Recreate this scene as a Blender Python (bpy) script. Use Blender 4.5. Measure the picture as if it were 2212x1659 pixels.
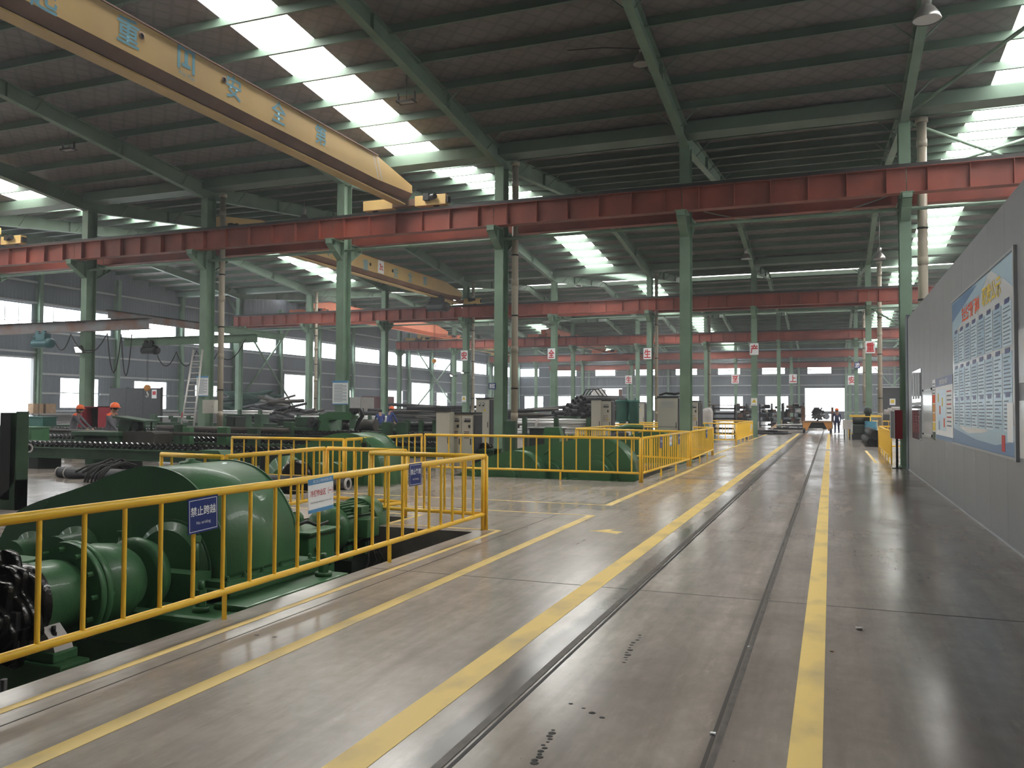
# Steel tube workshop: five gabled bays, crane runways, drawing-bench drives behind yellow rails.
import bpy, bmesh, math, random
from mathutils import Vector, Matrix
S = bpy.context.scene
C = S.collection
for _o in list(bpy.data.objects): bpy.data.objects.remove(_o, do_unlink=True)
R = math.radians
random.seed(7)
# ---------------------------------------------------------------- camera
FPX, YAW, PITCH, ROLL, EYE = 1798.2, R(20.956), R(1.715), R(0.246), 1.551
IW, IH = 2212.0, 1659.0
_f = Vector((-math.sin(YAW)*math.cos(PITCH), math.cos(YAW)*math.cos(PITCH), math.sin(PITCH)))
_r0 = Vector((math.cos(YAW), math.sin(YAW), 0)); _u0 = _r0.cross(_f)
_r = _r0*math.cos(ROLL) + _u0*math.sin(ROLL); _u = _u0*math.cos(ROLL) - _r0*math.sin(ROLL)
cd = bpy.data.cameras.new('camera'); cam = bpy.data.objects.new('camera', cd); C.objects.link(cam)
cd.sensor_width = 36; cd.lens = 36*FPX/IW; cd.clip_end = 600; cd.clip_start = .05
cam.matrix_world = Matrix(((_r.x, _u.x, -_f.x, 0), (_r.y, _u.y, -_f.y, 0), (_r.z, _u.z, -_f.z, EYE), (0, 0, 0, 1)))
S.camera = cam
# ---------------------------------------------------------------- sky, exposure
w = bpy.data.worlds.new('overcast_sky'); S.world = w; w.use_nodes = True
_bg = w.node_tree.nodes['Background']; _bg.inputs[0].default_value = (.93, .97, 1, 1); _bg.inputs[1].default_value = 3.0
S.view_settings.view_transform = 'Standard'; S.view_settings.look = 'None'; S.view_settings.gamma = 1
S.view_settings.use_curve_mapping = False
S.cycles.max_bounces = 7; S.cycles.diffuse_bounces = 5; S.cycles.glossy_bounces = 3; S.cycles.transmission_bounces = 2; S.cycles.volume_bounces = 0; S.cycles.adaptive_threshold = .05; S.cycles.use_light_tree = False; S.cycles.caustics_reflective = False; S.cycles.caustics_refractive = False; S.cycles.sample_clamp_indirect = 8
S.view_settings.exposure = 0.5
SKYL, WINL = 12.0, 6.0          # luminous daylight of the skylight sheets / window panes
# survey helper: point on the plane Y = y (or Z = z) seen at a photo position
def _ray(px, py): return _f + _r*((px-IW/2)/FPX) - _u*((py-IH/2)/FPX)
def PT(px, py, y):
    d = _ray(px, py); return Vector((0, 0, EYE)) + d*(y/d.y)
def GP(px, py, z=0.0):
    d = _ray(px, py); return Vector((0, 0, EYE)) + d*((z-EYE)/d.z)
def PX(px, py, x):
    d = _ray(px, py); return Vector((0, 0, EYE)) + d*(x/d.x)
# ---------------------------------------------------------------- materials
M = {}
def mat(name, col, rough=.5, metal=0., vary=.0, vscale=3., bump=0., bscale=30., spec=.5, emit=None, col2=None, stretch=None, coat=0., lo=.35, hi=.65):
    m = bpy.data.materials.new(name); m.use_nodes = True; nt = m.node_tree; n = nt.nodes; L = nt.links
    b = n['Principled BSDF']; b.inputs['Base Color'].default_value = (*col, 1); b.inputs['Roughness'].default_value = rough
    b.inputs['Metallic'].default_value = metal; b.inputs['Specular IOR Level'].default_value = spec; b.inputs['Coat Weight'].default_value = coat
    if emit: b.inputs['Emission Color'].default_value = (*emit[:3], 1); b.inputs['Emission Strength'].default_value = emit[3]
    if vary or col2 or bump:
        tc = n.new('ShaderNodeTexCoord'); mp = n.new('ShaderNodeMapping'); L.new(tc.outputs['Object'], mp.inputs[0])
        if stretch: mp.inputs['Scale'].default_value = stretch
    if vary or col2:
        nz = n.new('ShaderNodeTexNoise'); nz.inputs['Scale'].default_value = vscale; nz.inputs['Detail'].default_value = 5; L.new(mp.outputs[0], nz.inputs[0])
        rp = n.new('ShaderNodeMapRange'); rp.inputs[1].default_value = lo; rp.inputs[2].default_value = hi; L.new(nz.outputs[0], rp.inputs[0])
        mx = n.new('ShaderNodeMix'); mx.data_type = 'RGBA'; L.new(rp.outputs[0], mx.inputs[0])
        c2 = col2 or tuple(c*(1-vary) for c in col)
        mx.inputs[6].default_value = (*col, 1); mx.inputs[7].default_value = (*c2, 1); L.new(mx.outputs[2], b.inputs['Base Color'])
    if bump:
        nb = n.new('ShaderNodeTexNoise'); nb.inputs['Scale'].default_value = bscale; nb.inputs['Detail'].default_value = 4; L.new(mp.outputs[0], nb.inputs[0])
        bp = n.new('ShaderNodeBump'); bp.inputs[0].default_value = bump; bp.inputs[1].default_value = .02; L.new(nb.outputs[0], bp.inputs['Height']); L.new(bp.outputs[0], b.inputs['Normal'])
    M[name] = m; return m
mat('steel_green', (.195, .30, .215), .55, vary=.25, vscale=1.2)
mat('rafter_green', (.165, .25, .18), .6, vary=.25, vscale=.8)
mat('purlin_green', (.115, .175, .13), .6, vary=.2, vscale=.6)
mat('beam_red', (.31, .068, .04), .6, vary=.4, vscale=.7)
mat('rail_worn', (.15, .135, .125), .45, .3, vary=.4, vscale=8)
mat('rail_black', (.02, .02, .02), .5)
mat('crane_yellow', (.62, .42, .16), .5, vary=.18, vscale=.5)
mat('crane_yellow_shaded', (.22, .12, .075), .6, vary=.3, vscale=1)  # shaded underside of the yellow girder, put into the colour
mat('crane_orange', (.55, .16, .08), .5, vary=.2, vscale=.6)
mat('letter_blue', (.14, .34, .42), .6)
mat('safety_yellow', (.98, .60, .045), .42, vary=.10, vscale=2, coat=.08)
mat('line_yellow', (.78, .57, .19), .5, col2=(.42, .33, .18), vscale=2.2, lo=.5, hi=.78, stretch=(1, .7, 1))
mat('machine_green', (.05, .155, .062), .42, vary=.22, vscale=1.4, bump=.2, bscale=16, coat=.12)
mat('bench_green', (.03, .085, .038), .5, vary=.5, vscale=2)
mat('bench_dark', (.012, .02, .014), .55, vary=.4, vscale=3)
mat('teal_green', (.02, .13, .10), .4, vary=.2, vscale=2)
mat('greasy_black', (.012, .011, .011), .22, bump=.5, bscale=25, coat=.4)
mat('dark_steel', (.035, .035, .037), .45, .5, vary=.3, vscale=6)
mat('pipe_dark', (.030, .030, .033), .5, .4, vary=.5, vscale=3, stretch=(1, 1, 1))
mat('pipe_grey', (.075, .075, .078), .5, .4, col2=(.03, .03, .032), vscale=3)
mat('pipe_bright', (.80, .80, .80), .35, .35, vary=.2, vscale=2)
mat('pipe_brown', (.075, .065, .055), .55, .3, vary=.4, vscale=2)
mat('pvc_cream', (.46, .40, .31), .5, vary=.18, vscale=1)
mat('cabinet_cream', (.52, .50, .44), .45, vary=.08, vscale=1.5)
mat('cabinet_dark', (.03, .03, .035), .6)
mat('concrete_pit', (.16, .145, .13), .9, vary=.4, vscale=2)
mat('concrete_wall', (.30, .30, .30), .9, vary=.2, vscale=1)
mat('white_paint', (.75, .76, .77), .5)
mat('paper_white', (.86, .88, .90), .5)
mat('sign_red', (.55, .03, .035), .5)
mat('sign_blue', (.012, .03, .17), .35)
mat('poster_blue', (.10, .30, .55), .4)
mat('poster_pale', (.55, .72, .84), .35)
mat('ink_grey', (.18, .22, .28), .6)
mat('warn_yellow', (.75, .55, .03), .5)
mat('box_red', (.32, .015, .03), .4)
mat('black', (.012, .012, .013), .5)
mat('rubber', (.02, .02, .02), .7)
mat('helmet_orange', (.85, .14, .03), .35)
mat('cloth_grey', (.13, .13, .15), .9, vary=.2, vscale=6)
mat('cloth_orange', (.85, .13, .05), .85)
mat('cloth_blue', (.025, .05, .22), .85, vary=.25, vscale=8)
mat('cloth_navy', (.02, .03, .09), .85, vary=.2, vscale=6)
mat('skin', (.38, .20, .13), .6)
mat('hair', (.012, .01, .01), .6)
mat('aluminium', (.55, .54, .52), .4, .6)
mat('hoist_teal', (.05, .15, .17), .45, vary=.3, vscale=3)
mat('rust', (.16, .075, .045), .8, vary=.4, vscale=3)
mat('wood', (.36, .23, .13), .7, vary=.3, vscale=3)
mat('tarp_white', (.55, .52, .50), .8, vary=.2, vscale=3)
mat('sand', (.55, .33, .18), .95, vary=.2, vscale=20)
mat('barrel_blue', (.03, .20, .30), .5, vary=.3, vscale=3)
mat('orange_soft', (.78, .35, .09), .6, vary=.2, vscale=2)
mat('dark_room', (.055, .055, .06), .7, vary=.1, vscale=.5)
mat('trim_blue', (.075, .105, .13), .5)
mat('frame_steel', (.40, .42, .44), .5)
mat('lamp_glass', (.4, .39, .36), .15)
mat('lamp_metal', (.30, .29, .27), .3, .7)
mat('mesh_green', (.006, .04, .025), .8)
mat('container_grey', (.22, .21, .19), .6, vary=.15)
mat('container_red', (.10, .022, .02), .6)
mat('ground_out', (.55, .55, .53), .9)
def emitter(name, col, s):
    m = bpy.data.materials.new(name); m.use_nodes = True; nt = m.node_tree; n = nt.nodes
    b = n['Principled BSDF']; b.inputs['Base Color'].default_value = (.8, .8, .8, 1); b.inputs['Roughness'].default_value = .6
    b.inputs['Emission Color'].default_value = (*col, 1); b.inputs['Emission Strength'].default_value = s; M[name] = m; m.cycles.emission_sampling = 'FRONT'
emitter('skylight_sheet', (1, .985, .95), SKYL)
emitter('window_pane', (.90, .96, 1), WINL)
emitter('monitor_sheet', (1, .99, .96), SKYL*.35)
emitter('lamp_lit', (1, .97, .9), 1.2)
# ---------------------------------------------------------------- mesh builder
class MB:
    def __init__(s): s.v = []; s.f = []; s.sm = []
    def add(s, vs, fs, smooth=False):
        o = len(s.v); s.v += [tuple(v) for v in vs]; s.f += [tuple(i+o for i in f) for f in fs]; s.sm += [smooth]*len(fs); return s
    def box(s, a, b):
        x0, y0, z0 = (min(a[i], b[i]) for i in range(3)); x1, y1, z1 = (max(a[i], b[i]) for i in range(3))
        return s.add([(x0,y0,z0),(x1,y0,z0),(x1,y1,z0),(x0,y1,z0),(x0,y0,z1),(x1,y0,z1),(x1,y1,z1),(x0,y1,z1)],
                     [(0,3,2,1),(4,5,6,7),(0,1,5,4),(1,2,6,5),(2,3,7,6),(3,0,4,7)])
    def cb(s, c, d): return s.box([c[i]-d[i]/2 for i in range(3)], [c[i]+d[i]/2 for i in range(3)])
    def bbox(s, a, b, r):   # box with chamfered vertical/horizontal edges
        bm = bmesh.new(); bmesh.ops.create_cube(bm, size=1)
        for v in bm.verts:
            for i in range(3): v.co[i] = (a[i]+b[i])/2 + v.co[i]*abs(b[i]-a[i])
        bmesh.ops.bevel(bm, geom=bm.edges[:], offset=r, segments=2, affect='EDGES', profile=.6)
        bm.verts.index_update(); s.add([v.co for v in bm.verts], [[v.index for v in f.verts] for f in bm.faces]); bm.free(); return s
    def prism(s, prof, axis, lo, hi, smooth=False):
        # prof: 2D points; axis 'x': (y,z), 'y': (x,z), 'z': (x,y)
        n = len(prof)
        def p3(p, t): return {'x': (t, p[0], p[1]), 'y': (p[0], t, p[1]), 'z': (p[0], p[1], t)}[axis]
        vs = [p3(p, lo) for p in prof] + [p3(p, hi) for p in prof]
        s.add(vs, [tuple(range(n)), tuple(range(2*n-1, n-1, -1))])
        o = len(s.v) - 2*n
        for i in range(n):
            j = (i+1) % n; s.f.append((o+i, o+n+i, o+n+j, o+j)); s.sm.append(smooth)
        return s
    def tube(s, p, q, r, n=10, r2=None, cap=True, smooth=True):
        p = Vector(p); q = Vector(q); d = (q-p).normalized()
        a = d.orthogonal().normalized(); b = d.cross(a); r2 = r if r2 is None else r2
        vs = []
        for (c, rr) in ((p, r), (q, r2)):
            for i in range(n):
                t = 2*math.pi*(i+.5)/n; vs.append(c + a*math.cos(t)*rr + b*math.sin(t)*rr)
        o = len(s.v); s.add(vs, [(i, (i+1) % n, n+(i+1) % n, n+i) for i in range(n)], smooth)
        if cap: s.f += [tuple(o+i for i in range(n-1, -1, -1)), tuple(o+n+i for i in range(n))]; s.sm += [False]*2
        return s
    def path(s, pts, r, n=6, smooth=True):
        pts = [Vector(p) for p in pts]; o = len(s.v); m = len(pts); up = None
        for i, p in enumerate(pts):
            d = (pts[min(i+1, m-1)] - pts[max(i-1, 0)]).normalized()
            if up is None: up = d.orthogonal().normalized()
            a = (up - d*up.dot(d)).normalized(); b = d.cross(a); up = a
            rr = r[i] if isinstance(r, (list, tuple)) else r
            for k in range(n):
                t = 2*math.pi*k/n; s.v.append(tuple(p + a*math.cos(t)*rr + b*math.sin(t)*rr))
        for i in range(m-1):
            for k in range(n):
                s.f.append((o+i*n+k, o+i*n+(k+1) % n, o+(i+1)*n+(k+1) % n, o+(i+1)*n+k)); s.sm.append(smooth)
        s.f += [tuple(o+k for k in range(n-1, -1, -1)), tuple(o+(m-1)*n+k for k in range(n))]; s.sm += [False]*2
        return s
    def lathe(s, prof, c, axis='z', n=24, smooth=True, cap=True):
        # prof [(radius, along)], around axis through c
        o = len(s.v); c = Vector(c); ax = {'x': 0, 'y': 1, 'z': 2}[axis]; i1, i2 = [(1, 2), (2, 0), (0, 1)][ax]
        for (r, t) in prof:
            for k in range(n):
                a = 2*math.pi*k/n; p = [0, 0, 0]; p[ax] = t; p[i1] = r*math.cos(a); p[i2] = r*math.sin(a); s.v.append(tuple(c + Vector(p)))
        for j in range(len(prof)-1):
            for k in range(n):
                s.f.append((o+j*n+k, o+j*n+(k+1) % n, o+(j+1)*n+(k+1) % n, o+(j+1)*n+k)); s.sm.append(smooth)
        if cap: s.f += [tuple(o+k for k in range(n-1, -1, -1)), tuple(o+(len(prof)-1)*n+k for k in range(n))]; s.sm += [False]*2
        return s
    def ring(s, p, q, r, ri, n=12):   # open pipe with wall thickness
        p = Vector(p); q = Vector(q); d = (q-p).normalized(); a = d.orthogonal().normalized(); b = d.cross(a); o = len(s.v)
        for (c, rr) in ((p, ri), (p, r), (q, r), (q, ri)):
            for k in range(n):
                t = 2*math.pi*k/n; s.v.append(tuple(c + a*math.cos(t)*rr + b*math.sin(t)*rr))
        for j in range(4):
            for k in range(n):
                s.f.append((o+j*n+k, o+j*n+(k+1) % n, o+((j+1) % 4)*n+(k+1) % n, o+((j+1) % 4)*n+k)); s.sm.append(j in (1, 3))
        return s
    def xf(s, m): s.v = [tuple(m @ Vector(v)) for v in s.v]; return s
    def mesh(s, name, off=(0, 0, 0)):
        me = bpy.data.meshes.new(name); ox, oy, oz = off
        me.from_pydata([(v[0]-ox, v[1]-oy, v[2]-oz) for v in s.v], [], s.f); me.polygons.foreach_set('use_smooth', s.sm)
        bm = bmesh.new(); bm.from_mesh(me); bmesh.ops.recalc_face_normals(bm, faces=bm.faces); bm.to_mesh(me); bm.free()
        me.update(); return me
    def build(s, name, m, parent=None, off=None, **k):
        # vertices are given in world space; `off` = the origin of the object (parent chain is translation only)
        po = wloc(parent) if parent else Vector((0, 0, 0))
        off = Vector(off) if off is not None else po.copy()
        me = s.mesh(name, off); me.materials.append(M[m] if isinstance(m, str) else m)
        o = bpy.data.objects.new(name, me); C.objects.link(o)
        if parent: o.parent = parent
        o.location = off - po
        for kk, vv in k.items(): o[kk] = vv
        return o
def wloc(o):
    v = Vector((0, 0, 0))
    while o: v += o.location; o = o.parent
    return v
def empty(name, loc, label=None, category=None, group=None, kind=None, parent=None):
    o = bpy.data.objects.new(name, None); C.objects.link(o); o.empty_display_size = .2
    o.parent = parent; o.location = Vector(loc) - (wloc(parent) if parent else Vector((0, 0, 0)))
    tag(o, label, category, group, kind); return o
def tag(o, label=None, category=None, group=None, kind=None):
    for k, v in (('label', label), ('category', category), ('group', group), ('kind', kind)):
        if v: o[k] = v
    return o
def clone(o, parent, loc, name=None):   # one object sharing mesh data, placed at a world location
    c = o.copy(); C.objects.link(c); c.parent = parent
    c.location = Vector(loc) - (wloc(parent) if parent else Vector((0, 0, 0)))
    return c
def text(name, s, m, parent, pos, right, up, h, depth=.003, width=None, bold=0.):
    # flat lettering centred on pos; right/up unit vectors, h = glyph height
    cu = bpy.data.curves.new(name, 'FONT'); cu.body = s; cu.align_x = 'CENTER'; cu.align_y = 'CENTER'; cu.size = 1; cu.resolution_u = 3
    cu.offset = bold
    t = bpy.data.objects.new(name+'_tmp', cu); C.objects.link(t); dg = bpy.context.evaluated_depsgraph_get(); dg.update()
    me = bpy.data.meshes.new_from_object(t.evaluated_get(dg)); bpy.data.objects.remove(t, do_unlink=True); bpy.data.curves.remove(cu)
    xs = [v.co.x for v in me.vertices]; ys = [v.co.y for v in me.vertices]
    if not xs: return None
    cx, cy = (min(xs)+max(xs))/2, (min(ys)+max(ys))/2; sy = h/(max(ys)-min(ys)); sx = sy if width is None else width/(max(xs)-min(xs))
    right = Vector(right).normalized(); up = Vector(up).normalized(); nrm = right.cross(up); po = wloc(parent) if parent else Vector((0, 0, 0))
    for v in me.vertices: v.co = Vector(pos) - po + right*((v.co.x-cx)*sx) + up*((v.co.y-cy)*sy) + nrm*depth
    me.name = name; me.materials.clear(); me.materials.append(M[m]); o = bpy.data.objects.new(name, me); C.objects.link(o)
    if parent: o.parent = parent
    return o
# ================================================================ STRUCTURE
XL, XR = -45.6, 26.2
ROW = [1.25 + 24*i for i in range(6)]          # column rows (valleys) Y
YB, YF = -1.6, 121.6
COLX = [1.94 + 6*k for k in range(-7, 5)]
# ---- floor material: trowelled, worn, polished concrete
def floor_mat():
    m = bpy.data.materials.new('floor_concrete'); m.use_nodes = True; nt = m.node_tree; n = nt.nodes; L = nt.links; b = n['Principled BSDF']
    tc = n.new('ShaderNodeTexCoord')
    def noise(scale, st=(1, 1, 1), det=6, rough=.6):
        mp = n.new('ShaderNodeMapping'); mp.inputs['Scale'].default_value = st; L.new(tc.outputs['Object'], mp.inputs[0])
        z = n.new('ShaderNodeTexNoise'); z.inputs['Scale'].default_value = scale; z.inputs['Detail'].default_value = det; z.inputs['Roughness'].default_value = rough
        L.new(mp.outputs[0], z.inputs[0]); return z.outputs[0]
    def rng(i, a, c, d=0., e=1.):
        r = n.new('ShaderNodeMapRange'); r.inputs[1].default_value = a; r.inputs[2].default_value = c; r.inputs[3].default_value = d; r.inputs[4].default_value = e; L.new(i, r.inputs[0]); return r.outputs[0]
    def mix(f, a, c, t='MIX'):
        x = n.new('ShaderNodeMix'); x.data_type = 'RGBA'; x.blend_type = t; L.new(f, x.inputs[0]) if not isinstance(f, float) else setattr(x.inputs[0], 'default_value', f)
        for k, v in ((6, a), (7, c)):
            if isinstance(v, tuple): x.inputs[k].default_value = (*v, 1)
            else: L.new(v, x.inputs[k])
        return x.outputs[2]
    def scaled(i, s_):
        q = n.new('ShaderNodeMath'); q.operation = 'MULTIPLY'; q.inputs[1].default_value = s_; L.new(i, q.inputs[0]); return q.outputs[0]
    big = rng(noise(.45, (1, .6, 1)), .36, .64); mid = rng(noise(2.2, (1, .35, 1)), .38, .66); fine = rng(noise(14, (1, .5, 1)), .3, .7)
    c = mix(big, (.47, .415, .37), (.365, .32, .285)); c = mix(scaled(mid, .55), c, (.245, .215, .19)); 
    sc = n.new('ShaderNodeMath'); sc.operation = 'MULTIPLY'; sc.inputs[1].default_value = .35; L.new(fine, sc.inputs[0]); c = mix(sc.outputs[0], c, (.19, .165, .14))
    st1 = rng(noise(1.0, (6, .35, 1), 5), .45, .72); c = mix(scaled(st1, .45), c, (.17, .145, .125)); st2 = rng(noise(.6, (.5, 2.4, 1), 4), .5, .75); c = mix(scaled(st2, .35), c, (.16, .135, .12)); st3 = rng(noise(5, (1.5, .4, 1), 6, .75), .58, .7); c = mix(scaled(st3, .4), c, (.50, .44, .38))
    # oil-darkened bands along the two cart rails and a darker traffic lane beside the notice wall
    sx = n.new('ShaderNodeSeparateXYZ'); L.new(tc.outputs['Object'], sx.inputs[0])
    wob = n.new('ShaderNodeMath'); wob.operation = 'MULTIPLY_ADD'; wob.inputs[1].default_value = .22; wob.inputs[2].default_value = -.11; L.new(noise(3, (1, .4, 1)), wob.inputs[0])
    xx = n.new('ShaderNodeMath'); xx.operation = 'ADD'; L.new(sx.outputs[0], xx.inputs[0]); L.new(wob.outputs[0], xx.inputs[1])
    def band(x0, wd, soft):
        d = n.new('ShaderNodeMath'); d.operation = 'SUBTRACT'; d.inputs[1].default_value = x0; L.new(xx.outputs[0], d.inputs[0])
        a = n.new('ShaderNodeMath'); a.operation = 'ABSOLUTE'; L.new(d.outputs[0], a.inputs[0]); return rng(a.outputs[0], wd, wd+soft, 1, 0)
    c = mix(scaled(band(-1.66, .06, .06), .75), c, (.075, .068, .065)); c = mix(scaled(band(-.50, .05, .07), .22), c, (.10, .09, .084))
    c = mix(scaled(band(-.25, .22, .2), .28), c, (.12, .11, .10)); c = mix(scaled(band(.95, .45, .6), .45), c, (.105, .098, .094))
    c = mix(scaled(band(-1.05, .16, .15), .28), c, (.14, .125, .115))
    spots = rng(noise(26, det=2), .74, .78); c = mix(scaled(spots, .7), c, (.04, .037, .035))
    L.new(c, b.inputs['Base Color'])
    rr = rng(noise(.9, (1, .5, 1), 3), .3, .7, .14, .27); L.new(rr, b.inputs['Roughness']); b.inputs['Specular IOR Level'].default_value = .5
    bp = n.new('ShaderNodeBump'); bp.inputs[0].default_value = .10; bp.inputs[1].default_value = .005; L.new(noise(1.3, (.35, 2.2, 1), 1, .4), bp.inputs['Height']); L.new(bp.outputs[0], b.inputs['Normal'])
    M['floor_concrete'] = m
floor_mat()
PITS = [(-9.0, -4.22, 1.5, 8.2), (-6.9, -4.22, 8.2, 9.66), (-6.9, -5.6, 9.66, 10.6), (-12.2, -9.0, 12.6, 16.0), (-8.3, -3.95, 17.6, 22.6), (-8.3, -3.95, 23.8, 29.0)]
def in_pit(x, y): return any(a < x < b and c < y < d for a, b, c, d in PITS)
xs = sorted({XL-.2, XR+.2} | {p[0] for p in PITS} | {p[1] for p in PITS}); ys = sorted({YB-.2, YF+.4} | {p[2] for p in PITS} | {p[3] for p in PITS})
fl = MB()
for i in range(len(xs)-1):
    for j in range(len(ys)-1):
        if not in_pit((xs[i]+xs[i+1])/2, (ys[j]+ys[j+1])/2):
            fl.add([(xs[i], ys[j], 0), (xs[i+1], ys[j], 0), (xs[i+1], ys[j+1], 0), (xs[i], ys[j+1], 0)], [(0, 1, 2, 3)])
floor = fl.build('floor', 'floor_concrete', label='grey polished concrete workshop floor with yellow lane lines', kind='structure')
PD = -1.3
for (a, b, c, d) in PITS:
    pm = MB().add([(a, c, PD), (b, c, PD), (b, d, PD), (a, d, PD)], [(0, 1, 2, 3)])
    for (p, q) in (((a, c), (b, c)), ((b, c), (b, d)), ((b, d), (a, d)), ((a, d), (a, c))):
        nx, ny = (p[0]+q[0])/2, (p[1]+q[1])/2; e = .05
        out = [(nx+dx, ny+dy) for dx, dy in ((e, 0), (-e, 0), (0, e), (0, -e))]
        if all(in_pit(*o) for o in out): continue
        # leave shared pit sides open
        if sum(in_pit(*o) for o in out) >= 2 and p[0] != q[0] and in_pit(nx, ny+e) and in_pit(nx, ny-e): 
            continue
        pm.add([(*p, PD), (*q, PD), (*q, -.001), (*p, -.001)], [(0, 1, 2, 3)])
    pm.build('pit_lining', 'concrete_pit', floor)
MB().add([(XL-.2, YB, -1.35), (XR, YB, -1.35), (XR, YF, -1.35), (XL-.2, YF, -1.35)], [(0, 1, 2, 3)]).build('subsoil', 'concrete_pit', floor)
# painted lines: (name, x0, x1, y0, y1)
def line(x0, x1, y0, y1): MB().box((x0, y0, .0005), (x1, y1, .0025)).build('painted_line', 'line_yellow', floor, off=(x0, y0, 0))
line(-3.99, -3.925, .5, 9.93); line(-5.55, -3.99, 9.87, 9.93); line(-5.62, -5.55, 9.93, 10.95); line(-8.9, -5.62, 10.9, 10.95)
line(-3.33, -3.215, .2, 11.84); line(-9.5, -3.33, 11.79, 11.84)
line(-3.43, -3.31, 13.14, 29.0); line(-9.5, -3.43, 13.14, 13.19); line(-3.85, -3.73, 29.3, 41); line(-3.9, -3.78, 43, 60)
line(-2.06, -1.88, .2, 40); line(-2.06, -1.9, 41, 58)
line(-.19, -.045, .2, 34); line(-.19, -.05, 35.5, 58)
line(1.2, 1.29, 26.8, 34.8)
ar = MB().add([(-2.9, 10.32, .001), (-2.62, 10.62, .001), (-2.66, 10.46, .001), (-2.47, 10.40, .001), (-2.50, 10.2, .001), (-2.70, 10.28, .001)], [(0, 5, 2, 1), (5, 4, 3, 2)]); ar.build('painted_arrow', 'line_yellow', floor)
mat('joint_dark', (.06, .055, .05), .9)
for (x0, x1, y0, y1) in [(-4.2, XR, 7.115, 7.125), (-3.78, -3.77, .5, 60), (-4, XR, 19.0, 19.008), (-4, XR, 31, 31.01), (-4, XR, 43, 43.012), (-9.5, -3.8, 11.3, 11.308)]:
    MB().box((x0, y0, .0002), (x1, y1, .0012)).build('expansion_joint', 'joint_dark', floor)
# ---- corrugated wall sheet
def sheet_mat(name, col, axis, scale=26, strength=.5):
    m = mat(name, col, .6, vary=.12, vscale=.35); nt = m.node_tree; n = nt.nodes; L = nt.links
    tc = n.new('ShaderNodeTexCoord'); wv = n.new('ShaderNodeTexWave'); wv.bands_direction = axis; wv.inputs['Scale'].default_value = scale*.05; L.new(tc.outputs['Object'], wv.inputs[0])
    bp = n.new('ShaderNodeBump'); bp.inputs[0].default_value = strength; bp.inputs[1].default_value = .03; L.new(wv.outputs[0], bp.inputs['Height']); L.new(bp.outputs[0], n['Principled BSDF'].inputs['Normal'])
sheet_mat('sheet_left', (.16, .185, .22), 'Y'); sheet_mat('sheet_far', (.125, .145, .17), 'X')
def wall(name, axis, pos, th, u0, u1, z1, openings, m, lab):
    us = sorted({u0, u1} | {o[0] for o in openings} | {o[1] for o in openings}); zs = sorted({0, z1} | {o[2] for o in openings} | {o[3] for o in openings})
    mb = MB()
    for i in range(len(us)-1):
        run = None
        for j in range(len(zs)-1):
            uc, zc = (us[i]+us[i+1])/2, (zs[j]+zs[j+1])/2
            solid = not any(o[0] < uc < o[1] and o[2] < zc < o[3] for o in openings)
            if solid and run is None: run = zs[j]
            if (not solid or j == len(zs)-2) and run is not None:
                top = zs[j+1] if solid else zs[j]
                mb.box((pos, us[i], run), (pos+th, us[i+1], top)) if axis == 'x' else mb.box((us[i], pos, run), (us[i+1], pos+th, top)); run = None
    return mb.build(name, m, label=lab, kind='structure')
WN = [0]
def window(axis, pos, u0, u1, z0, z1, nu, nz, lab, lit='window_pane'):
    WN[0] += 1
    c = (pos, (u0+u1)/2, z0) if axis == 'x' else ((u0+u1)/2, pos, z0)
    e = empty('window_%d' % WN[0], c, lab, None, None, 'structure')
    def bx(u, U, z, Z, d): return MB().box((pos-d, u, z), (pos+d, U, Z)) if axis == 'x' else MB().box((u, pos-d, z), (U, pos+d, Z))
    t = .05; du = (u1-u0)/nu; dz = (z1-z0)/nz
    fr = MB()
    for (a, b, c_, d_) in ((u0, u1, z0, z0+t), (u0, u1, z1-t, z1), (u0, u0+t, z0, z1), (u1-t, u1, z0, z1)):
        x = bx(a, b, c_, d_, .05); fr.add(x.v, x.f)
    fr.build('window_frame', 'frame_steel', e)
    for i in range(1, nu): bx(u0+i*du-.02, u0+i*du+.02, z0+t, z1-t, .04).build('mullion', 'frame_steel', e)
    for j in range(1, nz): bx(u0+t, u1-t, z0+j*dz-.03, z0+j*dz+.03, .045).build('transom', 'frame_steel', e)
    for i in range(nu):
        for j in range(nz): bx(u0+i*du+.02, u0+(i+1)*du-.02, z0+j*dz+.02, z0+(j+1)*dz-.02, .008).build('pane', lit, e)
# left wall (sheet side wall with clerestory strip)
WY = [ROW[0] + 6*k for k in range(0, 21)]
clere = [(WY[i]+.3, WY[i+1]-.3, 6.35, 7.85) for i in range(len(WY)-1)]
lw = [(39.0, 42.0, 1.47, 3.43), (45.0, 48.1, 1.4, 3.43), (80.9, 84.3, 1.45, 3.55), (93, 96.1, 1.5, 3.55), (104.8, 108.5, 1.5, 3.6), (51, 53.5, 2.4, 3.3), (72, 74, 1.6, 3.4), (27, 30, 1.5, 3.4), (3, 6, 1.5, 3.4), (12, 15, 1.5, 3.4)]
gates = [(32.2, 37.1, 0, 4.55), (62.1, 67.1, 0, 4.6), (86.3, 91.3, 0, 4.6)]
wall('wall_left', 'x', XL-.15, .15, YB, YF, 11.6, clere+lw+gates, 'sheet_left', 'grey corrugated sheet side wall with strip windows')
for i, o in enumerate(clere):
    if o[1] > 20: window('x', XL-.07, *o, 6, 1, 'clerestory window strip of side wall, bay %d counted from the camera end' % (i+1))
    else: window('x', XL-.07, *o, 1, 1, 'clerestory window strip of side wall, bay %d counted from the camera end' % (i+1))
for i, o in enumerate(lw):
    window('x', XL-.07, *o, 2, 2, 'low white window of the side wall, number %d along it' % (i+1))
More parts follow.
